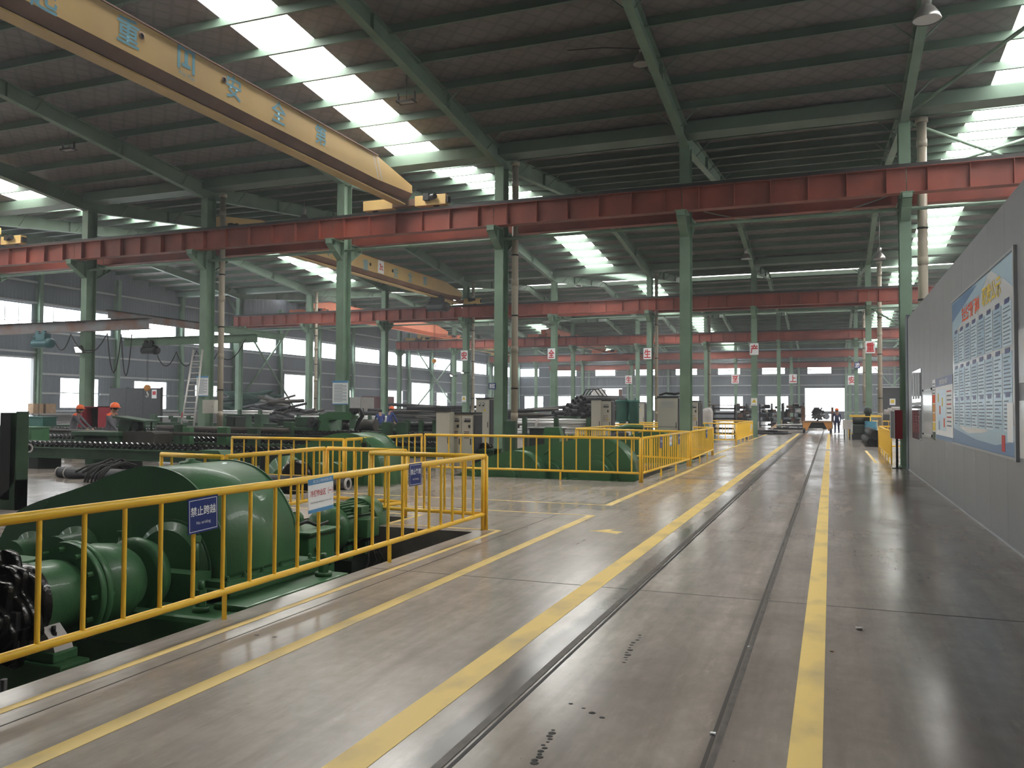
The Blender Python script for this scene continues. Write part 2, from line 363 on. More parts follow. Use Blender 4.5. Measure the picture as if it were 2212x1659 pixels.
def door(n, axis, pos, u0, u1, z1, lab):
    e = empty('door_%d' % n, (pos, (u0+u1)/2, 0) if axis == 'x' else ((u0+u1)/2, pos, 0), lab, None, None, 'structure')
    for a, b, z0, zz in ((u0-.08, u0+.04, 0, z1+.06), (u1-.04, u1+.08, 0, z1+.06), (u0+.04, u1-.04, z1-.04, z1+.06)):
        (MB().box((pos-.12, a, z0), (pos+.12, b, zz)) if axis == 'x' else MB().box((a, pos-.12, z0), (b, pos+.12, zz))).build('door_frame', 'frame_steel', e)
    return e
for i, g in enumerate(gates): door(i+1, 'x', XL-.07, g[0], g[1], g[3], 'open gateway in side wall, number %d from the camera end' % (i+1))
for k, yy in enumerate(WY):     # wall posts and girts of the left wall
    if yy < 12: continue
    e = empty('wall_post', (XL+.22, yy, 0), 'green steel post of the side wall, %d from the camera end' % (k-2), 'wall post', 'side wall posts', 'structure')
    MB().box((XL+.02, yy-.13, 0), (XL+.035, yy+.13, 10.2)).build('flange', 'steel_green', e); MB().box((XL+.385, yy-.13, 0), (XL+.40, yy+.13, 10.2)).build('flange', 'steel_green', e)
    MB().box((XL+.035, yy-.008, 0), (XL+.385, yy+.008, 10.2)).build('web', 'steel_green', e)
wl = bpy.data.objects['wall_left']
for z in (1.3, 2.4, 3.6, 4.9, 6.2, 7.95, 9.2):
    segs = [(YB, YF)]
    for g in gates+lw:
        if g[2] < z < g[3]:
            ns = []
            for a, b in segs:
                if g[0] > a and g[1] < b: ns += [(a, g[0]-.05), (g[1]+.05, b)]
                else: ns.append((a, b))
            segs = ns
    for a, b in segs: MB().box((XL+.001, a, z-.06), (XL+.07, b, z+.06)).build('girt', 'frame_steel', wl)
pl = MB(); prev = YB
for g in sorted(gates): pl.box((XL, prev, 0), (XL+.12, g[0]-.1, 1.15)); prev = g[1]+.1
pl.box((XL, prev, 0), (XL+.12, YF, 1.15)); pl.build('plinth', 'concrete_wall', wl)
# far wall
fw = [(-45.2+6.03*i, -42.1+6.03*i, 6.55, 7.8) for i in range(11)]
lf = [(-44.5, -41.4, 1.4, 3.55), (-39.0, -36.0, 1.4, 3.55), (-26.8, -23.8, 1.4, 3.55), (-20.8, -17.7, 1.4, 3.5), (-14.8, -11.6, 1.4, 3.5), (-8.6, -5.5, 1.4, 3.5), (9, 12, 1.4, 3.5)]
fg = [(-33.7, -29.0, 0, 4.7), (-3.34, 1.79, 0, 4.6)]
wall('wall_far', 'y', YF, .15, XL-.15, XR+.15, 11.6, fw+lf+fg, 'sheet_far', 'grey corrugated end wall with two rows of windows')
for i, o in enumerate(fw): window('y', YF+.07, *o, 2, 1, 'upper end wall window, %d from the side wall corner' % (i+1))
for i, o in enumerate(lf): window('y', YF+.07, *o, 2, 2, 'lower end wall window, %d from the side wall corner' % (i+1))
wf = bpy.data.objects['wall_far']
for z in (1.3, 3.7, 5.0, 6.4, 7.95, 9.2):
    bk = [XL] + [v for g in fg+lf if g[2] < z < g[3] for v in (g[0]-.05, g[1]+.05)] + [XR]
    for a, b in zip(bk[::2], bk[1::2]): MB().box((a, YF-.07, z-.06), (b, YF-.001, z+.06)).build('girt', 'frame_steel', wf)
for k in range(13):
    x = -46.06+6*k
    if x < XL+.4 or x > XR-.4: continue
    e = empty('end_wall_post', (x, YF-.25, 0), 'green steel post of the end wall, %d from the side wall corner' % k, 'wall post', 'end wall posts', 'structure')
    MB().box((x-.13, YF-.42, 0), (x+.13, YF-.40, 10.2)).build('flange', 'steel_green', e); MB().box((x-.01, YF-.40, 0), (x+.01, YF-.08, 10.2)).build('web', 'steel_green', e)
e = door(4, 'y', YF+.07, -33.7, -29.0, 4.7, 'tall end wall gate with sliding leaf pushed half open')
MB().box((-33.6, YF-.12, .05), (-31.5, YF-.06, 4.55)).build('door_leaf', 'tarp_white', e); MB().box((-29.5, YF-.12, .05), (-29.0, YF-.06, 4.55)).build('door_leaf', 'rust', e)
door(5, 'y', YF+.07, -3.34, 1.79, 4.6, 'wide bright open doorway at the end of the aisle')
# right and back walls (behind the notice-board enclosure / behind the camera)
ro = [(WY[i]+.3, WY[i+1]-.3, 6.35, 7.85) for i in range(len(WY)-1)]  # unseen window strip, added to light the hall
wall('wall_right', 'x', XR, .15, YB, YF, 11.6, ro, 'sheet_left', 'grey corrugated side wall far behind the notice wall')
for i, o in enumerate(ro): window('x', XR+.07, *o, 2 if o[0] > 20 else 1, 1, 'unseen lit window added to the opposite side wall, bay %d' % (i+1))
wall('wall_back', 'y', YB-.15, .15, XL-.15, XR+.15, 11.6, [], 'sheet_far', 'grey corrugated end wall behind the viewer')
# yard outside
MB().add([(-140, -120, -.06), (XL-.2, -120, -.06), (XL-.2, 260, -.06), (-140, 260, -.06)], [(0, 1, 2, 3)]).add([(XL-.2, YF+.4, -.06), (140, YF+.4, -.06), (140, 260, -.06), (XL-.2, 260, -.06)], [(0, 1, 2, 3)]).add([(XL-.2, -120, -.06), (140, -120, -.06), (140, YB-.2, -.06), (XL-.2, YB-.2, -.06)], [(0, 1, 2, 3)]).build('ground_yard', 'ground_out', label='pale concrete yard outside the gates', kind='structure')
# ---- roof
def roof_mat():
    m = mat('roof_insulation', (.155, .14, .13), .55, spec=.3); nt = m.node_tree; n = nt.nodes; L = nt.links; b = n['Principled BSDF']
    tc = n.new('ShaderNodeTexCoord')
    def wv(rot):
        mp = n.new('ShaderNodeMapping'); mp.inputs['Rotation'].default_value = (0, 0, rot); L.new(tc.outputs['Object'], mp.inputs[0])
        k = n.new('ShaderNodeTexWave'); k.inputs['Scale'].default_value = .8; k.inputs['Distortion'].default_value = 1.5; L.new(mp.outputs[0], k.inputs[0])
        r = n.new('ShaderNodeMapRange'); r.inputs[1].default_value = .0; r.inputs[2].default_value = .22; r.inputs[3].default_value = 1; r.inputs[4].default_value = 0; L.new(k.outputs[0], r.inputs[0]); return r.outputs[0]
    mxm = n.new('ShaderNodeMath'); mxm.operation = 'MAXIMUM'; L.new(wv(R(45)), mxm.inputs[0]); L.new(wv(R(-45)), mxm.inputs[1])
    nz = n.new('ShaderNodeTexNoise'); nz.inputs['Scale'].default_value = .8; nz.inputs['Detail'].default_value = 5; L.new(tc.outputs['Object'], nz.inputs[0])
    mx = n.new('ShaderNodeMix'); mx.data_type = 'RGBA'; L.new(nz.outputs[0], mx.inputs[0]); mx.inputs[6].default_value = (.13, .118, .112, 1); mx.inputs[7].default_value = (.205, .185, .172, 1)
    m2 = n.new('ShaderNodeMix'); m2.data_type = 'RGBA'; mu = n.new('ShaderNodeMath'); mu.operation = 'MULTIPLY'; mu.inputs[1].default_value = .35; L.new(mxm.outputs[0], mu.inputs[0]); L.new(mu.outputs[0], m2.inputs[0])
    L.new(mx.outputs[2], m2.inputs[6]); m2.inputs[7].default_value = (.08, .073, .07, 1); L.new(m2.outputs[2], b.inputs['Base Color'])
    bp = n.new('ShaderNodeBump'); bp.inputs[0].default_value = .6; bp.inputs[1].default_value = .05
    n2 = n.new('ShaderNodeTexNoise'); n2.inputs['Scale'].default_value = 2.5; n2.inputs['Detail'].default_value = 3; L.new(tc.outputs['Object'], n2.inputs[0]); L.new(n2.outputs[0], bp.inputs['Height']); L.new(bp.outputs[0], b.inputs['Normal'])
roof_mat()
MB().box((XL, YB-.15, 10.2), (XR, 1.3, 10.3)).build('eave_sheet', 'roof_insulation', label='roof strip over the end wall behind the viewer', kind='structure')
ceiling = empty('ceiling', (0, 0, 9.9), 'dark gabled roof with green purlins and white skylight strips', None, None, 'structure')
ZE, SL = 10.22, .100                     # sheet height at a valley, slope
STRIPS = [(-31.95, -30.25), (-13.95, -12.25), (4.05, 5.75), (22.05, 23.75)]
VAL = [YB+.02] + ROW[0:5] + [YF]; 
VAL = [ROW[0]-24] + ROW          # valleys
def rz(y):
    i = min(range(len(VAL)), key=lambda k: abs(VAL[k]-y)); return ZE + SL*abs(y-VAL[i])
xs_ = [XL-.15] + [v for s in STRIPS for v in s] + [XR+.15]
NP = 8; DY = 12/NP
pur = {}
for bay in range(1, 6):
    y0 = VAL[bay]; mon = bay in (3, 4)     # bays with a raised ridge vent
    for side in (0, 1):
        ya = y0 if side == 0 else y0+12; yb = ya+12; up = side == 0
        def sl(y): return ZE + SL*((y-y0) if up else (y0+24-y))
        # roof sheets between skylight strips
        e0, e1 = ya, yb
        if mon: e0, e1 = (ya, yb-1.1) if up else (ya+1.1, yb)
        for i in range(0, len(xs_), 2):
            a, b = xs_[i], xs_[i+1]; mb = MB(); th = .06
            mb.add([(a, e0, sl(e0)), (b, e0, sl(e0)), (b, e1, sl(e1)), (a, e1, sl(e1)), (a, e0, sl(e0)+th), (b, e0, sl(e0)+th), (b, e1, sl(e1)+th), (a, e1, sl(e1)+th)], [(0,3,2,1),(4,5,6,7),(0,1,5,4),(1,2,6,5),(2,3,7,6),(3,0,4,7)])
            mb.build('roof_sheet', 'roof_insulation', ceiling, off=(a, e0, sl(e0)))
        for (a, b) in STRIPS:
            for p in range(NP if bay > 0 else 1):
                q0 = ya + p*DY; q1 = q0 + DY if bay > 0 else yb
                if mon and ((up and p == NP-1) or (not up and p == 0)):
                    if up: q1 -= 1.1
                    else: q0 += 1.1
                MB().add([(a, q0, sl(q0)+.02), (b, q0, sl(q0)+.02), (b, q1, sl(q1)+.02), (a, q1, sl(q1)+.02), (a, q0, sl(q0)+.04), (b, q0, sl(q0)+.04), (b, q1, sl(q1)+.04), (a, q1, sl(q1)+.04)], [(0,3,2,1),(4,5,6,7),(0,1,5,4),(1,2,6,5),(2,3,7,6),(3,0,4,7)]).build('skylight_pane', 'skylight_sheet', ceiling, off=(a, q0, sl(q0)))
        for p in range(NP+1):
            q = ya + p*DY
            if p == 0: q += .22 if up else .12
            if p == NP: q -= .12 if up else .22
            if mon and ((up and p == NP) or (not up and p == 0)): continue
            z = sl(q) - .003; t = .012
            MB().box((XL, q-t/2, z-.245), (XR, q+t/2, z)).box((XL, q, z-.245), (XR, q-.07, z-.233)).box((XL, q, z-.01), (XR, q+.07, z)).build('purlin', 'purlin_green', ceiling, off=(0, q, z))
    if mon:   # ridge vent: raised cap on upstands with translucent sheets
        ym = y0+12; zt = ZE+SL*10.9
        MB().box((XL, ym-1.4, zt+.75), (XR, ym+1.4, zt+.80)).build('ridge_cap', 'roof_insulation', ceiling, off=(0, ym, zt))
        for s in (-1, 1):
            MB().box((XL, ym+s*1.15-.01, zt+.05), (XR, ym+s*1.15+.01, zt+.72)).build('ridge_light', 'monitor_sheet', ceiling, off=(0, ym, zt))
            MB().box((XL, ym+s*1.12-.03, zt-.22), (XR, ym+s*1.12+.03, zt+.05)).build('ridge_curb', 'purlin_green', ceiling, off=(0, ym, zt))
            MB().box((XL, ym+s*1.0-.02, zt+.18), (XR, ym+s*1.0+.02, zt+.26)).build('ridge_rail', 'crane_orange', ceiling, off=(0, ym, zt))
for r, y in enumerate(ROW):     # valley gutters carried between the column heads
    if r == 5: continue
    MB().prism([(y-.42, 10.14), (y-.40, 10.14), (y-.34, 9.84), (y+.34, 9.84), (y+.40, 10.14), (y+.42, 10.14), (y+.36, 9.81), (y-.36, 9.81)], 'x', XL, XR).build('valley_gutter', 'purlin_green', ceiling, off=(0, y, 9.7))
# rafters (tapered I-sections with fly braces)
BR = None
for bay in range(1, 6):
    y0 = VAL[bay]
    for side in (0, 1):
        for x in COLX:
            up = side == 0
            ya, yb = (y0, y0+12) if up else (y0+24, y0+12)      # from valley to ridge
            def pts(off0, off1): return [(ya, ZE-.20+off0), (yb, ZE-.20+1.2+off1)]
            d0, d1 = .58, .40
            mb = MB()
            def slab(o0a, o0b, o1a, o1b, hw):
                mb.add([(x-hw, ya, ZE-.205+o0a), (x+hw, ya, ZE-.205+o0a), (x+hw, yb, ZE-.205+1.2+o1a), (x-hw, yb, ZE-.205+1.2+o1a), (x-hw, ya, ZE-.205+o0b), (x+hw, ya, ZE-.205+o0b), (x+hw, yb, ZE-.205+1.2+o1b), (x-hw, yb, ZE-.205+1.2+o1b)], [(0,3,2,1),(4,5,6,7),(0,1,5,4),(1,2,6,5),(2,3,7,6),(3,0,4,7)])
            slab(-.02, 0, -.02, 0, .11); slab(-d0, -d0+.02, -d1, -d1+.02, .11); slab(-d0+.02, -.02, -d1+.02, -.02, .006)
            for t in (.35, .7):
                yy = ya+(yb-ya)*t; zz = ZE-.205+1.2*t; mb.box((x-.10, yy-.008, zz-(d0+(d1-d0)*t)+.015), (x+.10, yy+.008, zz-.015))
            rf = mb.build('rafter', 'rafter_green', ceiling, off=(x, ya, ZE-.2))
            if bay in (1, 2) or (bay == 3 and up):
                for p in (1, 3, 5, 7):
                    t = p/8 - (.0); yy = ya+(yb-ya)*t; zz = ZE-.205+1.2*t; dd = d0+(d1-d0)*t
                    for s in (-1, 1): MB().tube((x+s*.1, yy, zz-dd+.05), (x+s*.62, yy, zz+.02), .018, 5, cap=False).build('fly_brace', 'purlin_green', rf)
# ---- columns
ROWN = ['nearest', 'first', 'second', 'third', 'fourth', 'fifth']
colmesh = None
def column(x, y, lab, first=None):
    e = empty('steel_column', (x, y, 0), lab, 'column', 'green steel columns', 'structure')
    if first is None:
        MB().box((x-.15, y-.24, 0), (x+.15, y-.222, 9.5)).build('flange', 'steel_green', e); MB().box((x-.15, y+.222, 0), (x+.15, y+.24, 9.5)).build('flange', 'steel_green', e)
        MB().box((x-.008, y-.222, 0), (x+.008, y+.222, 9.5)).build('web', 'steel_green', e)
        for s in (-1, 1):      # corbels that carry the runway beams
            pr = [(y+s*.24, 6.75), (y+s*.24, 7.36), (y+s*.98, 7.36), (y+s*.98, 7.22)]
            mb = MB().prism(pr, 'x', x-.012, x+.012)
            mb.box((x-.16, y+s*.24, 7.36), (x+.16, y+s*1.0, 7.385)); 
            mb.add([(x-.12, y+s*.24, 6.73), (x+.12, y+s*.24, 6.73), (x+.12, y+s*.99, 7.2), (x-.12, y+s*.99, 7.2), (x-.12, y+s*.24, 6.75), (x+.12, y+s*.24, 6.75), (x+.12, y+s*.99, 7.22), (x-.12, y+s*.99, 7.22)], [(0,3,2,1),(4,5,6,7),(0,1,5,4),(1,2,6,5),(2,3,7,6),(3,0,4,7)])
            mb.box((x-.12, y+s*.97, 7.2), (x+.12, y+s*.99, 7.36)); mb.box((x-.13, y+s*.69, 7.0), (x+.13, y+s*.71, 7.36)); mb.build('corbel', 'steel_green', e)
        MB().box((x-.22, y-.32, 0), (x+.22, y+.32, .03)).build('base_plate', 'steel_green', e)
    else:
        for ch in first.children:
            c = ch.copy(); C.objects.link(c); c.parent = e
    return e
ORD = ['leftmost'] 
c0 = None
for r, y in enumerate(ROW[:5]):
    for i, x in enumerate(COLX):
        if r == 0 and not (-14 < x < 5): continue
        n = 8 - i if x < 2 else i - 6
        lab = ('green steel column of the %s row, ' % ROWN[r]) + ('at the notice wall line' if i == 7 else ('%d bays %s the notice wall line' % (abs(i-7), 'left of' if i < 7 else 'right of')))
        e = column(x, y, lab, c0); c0 = c0 or e
# ---- crane runway beams
seg0 = st0 = rail0 = None
for r, y in enumerate(ROW):
    for s in (-1, 1):
        yy = y + s*.7
        if r == 0 and s == -1: continue
        e = empty('runway_beam', (COLX[0], yy, 7.385), 'red crane runway beam on the %s column row, %s side' % (ROWN[r], 'camera' if s < 0 else 'far'), 'runway beam', 'red crane runway beams', 'structure')
        for i, x in enumerate(COLX):
            x1 = x+6 if i < len(COLX)-1 else XR
            if seg0 is None:
                seg0 = MB().box((x+.01, yy-.16, 7.385), (x+5.99, yy+.16, 7.40)).box((x+.01, yy-.16, 8.055), (x+5.99, yy+.16, 8.07)).box((x+.01, yy-.006, 7.40), (x+5.99, yy+.006, 8.055)).build('beam_segment', 'beam_red', e, off=(x, yy, 7.385)); sg = seg0
                st0 = MB().box((x+.5, yy-.15, 7.40), (x+.512, yy-.006, 8.055)).box((x+.5, yy+.006, 7.40), (x+.512, yy+.15, 8.055)).build('stiffener', 'beam_red', sg, off=(x, yy, 7.385))
                rail0 = MB().box((x, yy-.035, 8.07), (x+6, yy+.035, 8.20)).build('crane_rail', 'rail_black', e, off=(x, yy, 7.385)); ks = range(1, 6)
            else:
                if x > XR-.5: continue
                sg = clone(seg0, e, (x, yy, 7.385)); rl = clone(rail0, e, (x, yy, 7.385)); ks = range(0, 6)
                if x+6 > XR: sg.scale.x = rl.scale.x = (XR-x)/6
            if r in (1, 2, 3) and s == -1 and x < 14:
                for k in ks: clone(st0, sg, (x+k, yy, 7.385))
    tb = MB().tube((COLX[0], y, 7.12), (XR, y, 7.12), .05, 8).build('tie_tube', 'steel_green', label='green tie tube under the runway beams of the %s column row' % ROWN[r], category='tie tube', kind='structure')

for (x0_, y0_), (x1_, y1_), n_ in (((1384, 1372), (1340, 1436), 12), ((1199, 1577), (1150, 1655), 12), ((1230, 1520), (1330, 1560), 4), ((560, 1372), (620, 1380), 2)):
    for k in range(n_):
        t_ = k/n_; q = GP(x0_+(x1_-x0_)*t_+random.uniform(-6, 6), y0_+(y1_-y0_)*t_); r_ = random.uniform(.006, .016); MB().lathe([(r_*1.4, .0004), (r_, .0012)], q, 'z', 9).build('oil_spot', 'black', floor)
# ================================================================ YELLOW RAILINGS
def railing(p, q, lab, legs=(), z1=.94, z0=.20, mt='safety_yellow', grp='yellow safety railings', endposts=(True, True), step=.305, r=.031, rb=.016, first=None, cat='railing'):
    p = Vector((p[0], p[1], 0)); q = Vector((q[0], q[1], 0)); L = (q-p).length; d = (q-p)/L; o = p
    e = empty('safety_railing', o, lab, cat, grp)
    P = lambda t, z: o + d*t + Vector((0, 0, z))
    MB().tube(P(0, z1), P(L, z1), r, 10).build('top_rail', mt, e); MB().tube(P(0, z0), P(L, z0), r*.85, 10).build('bottom_rail', mt, e)
    for i, t in enumerate((0, L)):
        if endposts[i]: MB().tube(P(t, 0.0), P(t, z1+.005), .024, 8).build('post', mt, e)
    for t in legs: MB().tube(P(t, 0), P(t, z0), .023, 4, smooth=False).build('leg', mt, e)
    t = first if first is not None else step; b0 = None
    while t < L-.08:
        if b0 is None: b0 = MB().tube(P(t, z0), P(t, z1), rb, 8, cap=False).build('baluster', mt, e, off=P(t, 0))
        else: clone(b0, e, P(t, 0))
        t += step
    return e
FX = -4.17
railing((FX, .1), (FX, 9.86), 'long yellow railing along the lane beside the nearest green gear drive', legs=[.0, 2.45, 4.9, 7.35], first=.17+.305*0+.13, endposts=(True, True))
railing((FX+.03, 9.9), (-5.9, 9.98), 'short yellow railing closing the end of the nearest pit', first=.3)
railing((-5.88, 10.02), (-5.74, 10.62), 'very short yellow railing linking two pit-end panels')
railing((-5.72, 10.68), (-7.16, 10.86), 'yellow railing panel on the far edge behind the green motor')
railing((-7.18, 10.8), (-7.02, 8.42), 'yellow railing running back from the motor pit corner', legs=[1.2])
railing((-7.05, 8.38), (-8.15, 8.52), 'yellow railing panel just behind the round gear housing')
railing((-11.5, 13.95), (-8.82, 13.92), 'yellow railing on camera side of the middle gear drive', legs=[1.3])
railing((-8.8, 13.97), (-8.9, 17.38), 'yellow railing on the lane side of the middle gear drive', legs=[1.7])
railing((-8.84, 17.42), (-3.78, 17.47), 'long yellow railing on camera side of the third gear drive', legs=[1.55, 3.3])
railing((-3.74, 17.5), (-3.63, 23.1), 'yellow railing with three hanging tags along the lane', legs=[1.9, 3.7], step=.24)
railing((-3.6, 23.15), (-3.75, 28.95), 'yellow railing along lane at the column of the first row', legs=[2, 4])
railing((-3.7, 23.2), (-7.4, 24.9), 'yellow railing crossing behind third gear drive towards cabinets', legs=[1.8])
railing((-3.8, 29.0), (-7.6, 29.2), 'yellow railing crossing on far side of fourth gear drive', legs=[1.8])
railing((-7.4, 25.1), (-7.55, 29.0), 'yellow railing on the far-from-lane side of fourth gear drive')
railing((-8.4, 38.2), (-4.0, 38.6), 'yellow railing on camera side of the most distant gear drive', legs=[2])
railing((-3.98, 38.7), (-4.0, 47.2), 'yellow railing with hung sheets beside the second row column', legs=[2, 4, 6], step=.16)
railing((-4.1, 47.3), (-9, 47.6), 'yellow railing on far side of the most distant gear drive')
railing((-11.8, 33.2), (-5.2, 33.5), 'yellow railing in front of the teal forging hammer', legs=[2, 4])
railing((1.62, 26.3), (1.72, 34.6), 'yellow railing behind the red fire box', legs=[1.7, 3.4, 5.1, 6.8], step=.14)
railing((1.7, 34.7), (4.5, 34.8), 'yellow railing crossing behind the stacked black pipes')
railing((.95, 52), (3.2, 52.2), 'distant yellow railing behind the pump stand', mt='safety_yellow')
# solid yellow sheets filling two distant railings
# ================================================================ HANGING SIGNS
def plate(name, c, rt, w_, h_, m, lab, cat, grp=None, th=.004, tilt=0):
    # flat sign; c centre, rt = reading direction (unit), faces rt x up
    rt = Vector(rt).normalized(); up = Vector((0, 0, 1)); n = rt.cross(up); c = Vector(c)
    if tilt:
        q = Matrix.Rotation(tilt, 3, n); rt = q @ rt; up = q @ up
    e = empty(name, c - up*h_/2, lab, cat, grp)
    mb = MB(); vs = [c + rt*a*w_/2 + up*b*h_/2 + n*t for t in (-th, 0) for a, b in ((-1, -1), (1, -1), (1, 1), (-1, 1))]
    mb.add(vs, [(0, 3, 2, 1), (4, 5, 6, 7), (0, 1, 5, 4), (1, 2, 6, 5), (2, 3, 7, 6), (3, 0, 4, 7)]).build('plate', m, e)
    return e, rt, up, n
def patch(e, name, c, rt, up, n, x0, x1, y0, y1, m, d=.0015):
    MB().add([Vector(c) + rt*a + up*b + n*t for t in (d*.3, d) for a, b in ((x0, y0), (x1, y0), (x1, y1), (x0, y1))], [(0, 3, 2, 1), (4, 5, 6, 7), (0, 1, 5, 4), (1, 2, 6, 5), (2, 3, 7, 6), (3, 0, 4, 7)]).build(name, m, e)
def outline(e, c, rt, up, n, hw, hh, t, m):
    for a in ((-hw, hw, hh-t, hh), (-hw, hw, -hh, -hh+t), (-hw, -hw+t, -hh+t, hh-t), (hw-t, hw, -hh+t, hh-t)): patch(e, 'border', c, rt, up, n, *a, m)
mat('print_white', (.85, .87, .9), .5)
YD = (0, 1, 0)
c = (FX+.04, 4.72, .80); e, rt, up, n = plate('hanging_sign', c, YD, .30, .245, 'sign_blue', 'blue sign lettered no striding on the nearest railing', 'sign', 'signs hung on railings', tilt=R(2))
outline(e, c, rt, up, n, .138, .110, .004, 'print_white'); text('lettering', '禁止跨越', 'print_white', e, Vector(c)+up*.03, rt, up, .066, .002, .25, .012); text('lettering', 'No striding', 'print_white', e, Vector(c)-up*.055, rt, up, .028, .002, .14)
c = (FX+.04, 6.17, .805); e, rt, up, n = plate('area_sign', c, YD, .38, .29, 'paper_white', 'white area sign with blue bands and red characters on railing', 'sign', 'signs hung on railings', tilt=R(2))
patch(e, 'band', c, rt, up, n, -.19, .19, .095, .145, 'poster_blue'); patch(e, 'band', c, rt, up, n, -.19, .19, -.145, -.115, 'poster_blue')
text('lettering', '浙江永上特材有限公司', 'print_white', e, Vector(c)+up*.12+rt*.02, rt, up, .028, .002, .28); text('lettering', '冷拔作业区（一）', 'sign_red', e, Vector(c)+up*.02+rt*.01, rt, up, .058, .002, .34, .012); text('lettering', 'Cold drawing working area ( first zone )', 'black', e, Vector(c)-up*.06, rt, up, .02, .002, .32)
c = (FX+.04, 7.93, .85); e, rt, up, n = plate('hanging_sign', c, YD, .28, .235, 'sign_blue', 'blue sign lettered no climbing near the end of the railing', 'sign', 'signs hung on railings')
outline(e, c, rt, up, n, .128, .105, .004, 'print_white'); text('lettering', '禁止攀爬', 'print_white', e, Vector(c)+up*.03, rt, up, .06, .002, .23, .012); text('lettering', 'No Climbing', 'print_white', e, Vector(c)-up*.05, rt, up, .026, .002, .13)
for i, (yy, m, lab) in enumerate(((19.0, 'sign_blue', 'small blue tag on the lane railing, nearest of three'), (20.2, 'paper_white', 'small white tag on the lane railing between two blue ones'), (21.4, 'sign_blue', 'small blue tag on the lane railing, farthest of three'), (26.6, 'sign_blue', 'single blue tag on the railing past the column'))):
    c = (-3.62 if yy < 23 else -3.64, yy, .80); e, rt, up, n = plate('hanging_sign', c, YD, .30, .26, m, lab, 'sign', 'signs hung on railings')
    if m == 'sign_blue': text('lettering', '禁止跨越' if i != 2 else '禁止攀爬', 'print_white', e, Vector(c)+up*.03, rt, up, .06, .002, .24, .012)
    else:
        patch(e, 'band', c, rt, up, n, -.15, .15, .09, .13, 'poster_blue'); text('lettering', '冷拔作业区', 'sign_red', e, Vector(c), rt, up, .055, .002, .26, .012); patch(e, 'band', c, rt, up, n, -.15, .15, -.13, -.10, 'poster_blue')
# ================================================================ GEAR DRIVES
def bez(pts, k=6):
    out = []; n = len(pts)
    for i in range(n-1):
        p0 = pts[max(i-1, 0)]; p1 = pts[i]; p2 = pts[i+1]; p3 = pts[min(i+2, n-1)]
        for j in range(k):
            t = j/k; out.append(tuple(.5*((2*p1[a]) + (-p0[a]+p2[a])*t + (2*p0[a]-5*p1[a]+4*p2[a]-p3[a])*t*t + (-p0[a]+3*p1[a]-3*p2[a]+p3[a])*t**3) for a in (0, 1)))
    out.append(tuple(pts[-1])); return out
PROF = [(-8.62, -.1), (-8.39, .28), (-8.12, .47), (-7.32, .71), (-6.76, .895), (-6.38, .945), (-6.02, .865), (-5.75, .67), (-5.57, .43), (-5.49, .2), (-5.47, -.1)]
def housing(e, prof, y0, y1, name='gear_cover', smooth_=True, lip=.02):
    pr = bez(prof, 6); mb = MB().prism(pr, 'y', y0, y1, smooth=True); h = mb.build(name, 'machine_green', e)
    # thin plate edges standing proud on both faces
    for y in (y0, y1):
        inner = [(x, z) for x, z in pr]
        cx = sum(p[0] for p in pr)/len(pr); cz = -.1
        outp = [(cx+(x-cx)*1.004, cz+(z-cz)*1.012) for x, z in pr]
        MB().prism(outp, 'y', y-.012, y+.012, smooth=True).build('side_plate', 'machine_green', h)
    return h
def bolt(e, c, r=.035, h=.06, m='machine_green'):
    c = Vector(c); MB().lathe([(r*1.5, 0), (r*1.5, h*.25)], c, 'z', 12).lathe([(r, h*.25), (r, h)], c, 'z', 6, smooth=False).lathe([(r*.55, h), (r*.55, h*1.4)], c, 'z', 8).build('bolt', m, e)
g = empty('gear_drive', (-6.9, 7.1, PD), 'large glossy green gear drive with round hump cover, nearest the camera', 'gear drive', 'green gear drives')
housing(g, PROF, 6.57, 7.74)
MB().box((-8.75, 6.42, -.16), (-5.33, 7.89, -.1)).build('cover_flange', 'machine_green', g)
MB().bbox((-8.8, 6.36, -.24), (-5.25, 7.95, -.16), .02).build('case_flange', 'machine_green', g)
lc = MB().bbox((-8.7, 6.5, PD), (-5.42, 7.82, -.24), .04); lc.build('lower_case', 'machine_green', g)
# bed frame with rounded end and heavy hold-down bolt
bd = MB().bbox((-8.9, 5.9, -.62), (-4.86, 8.0, -.30), .05).bbox((-8.9, 5.95, PD), (-5.0, 7.95, -.62), .04); bd.build('bed', 'machine_green', g)
MB().bbox((-5.3, 6.2, -.30), (-4.92, 7.9, -.24), .02).build('bed_rail', 'machine_green', g)
for yy in (6.48, 6.72, 7.0, 7.3, 7.58, 7.82): bolt(g, (-5.37, yy, -.10), .022, .035)
for xx in (-8.5, -7.9, -7.3, -6.7, -6.1, -5.6): bolt(g, (xx, 6.46, -.10), .022, .035)
bolt(g, (-5.08, 7.65, -.24), .06, .17); bolt(g, (-5.35, 6.1, -.30), .05, .2)
# bearing bosses on the front face
for (bx_, bz, br, L_) in ((-6.1, -.03, .38, .10), (-7.35, -.02, .26, .30), (-8.0, -.03, .18, .26)):
    MB().lathe([(br, -L_), (br, -.04), (br+.07, -.04), (br+.07, 0)], (bx_, 6.56, bz), 'y', 32).build('bearing_boss', 'machine_green', g)
    MB().lathe([(br*1.25, 0), (br*1.25, -.02)], (bx_, 6.555, bz), 'y', 32).build('boss_rim', 'machine_green', g)
MB().box((-6.62, 6.28, -.36), (-5.58, 6.5, -.02)).build('bearing_foot', 'machine_green', g)
for s in (-1, 1): MB().tube((-6.1+s*.46, 6.35, .02), (-6.1+s*.46, 6.35, .30), .03, 8).tube((-6.1+s*.46, 6.35, .28), (-6.1+s*.46, 6.35, .33), .05, 6, smooth=False).build('cap_bolt', 'machine_green', g)
MB().lathe([(.12, 0), (.12, .035), (.05, .05), (.05, .07)], (-6.62, 7.35, .915), 'z', 16).build('filler_cap', 'machine_green', g)
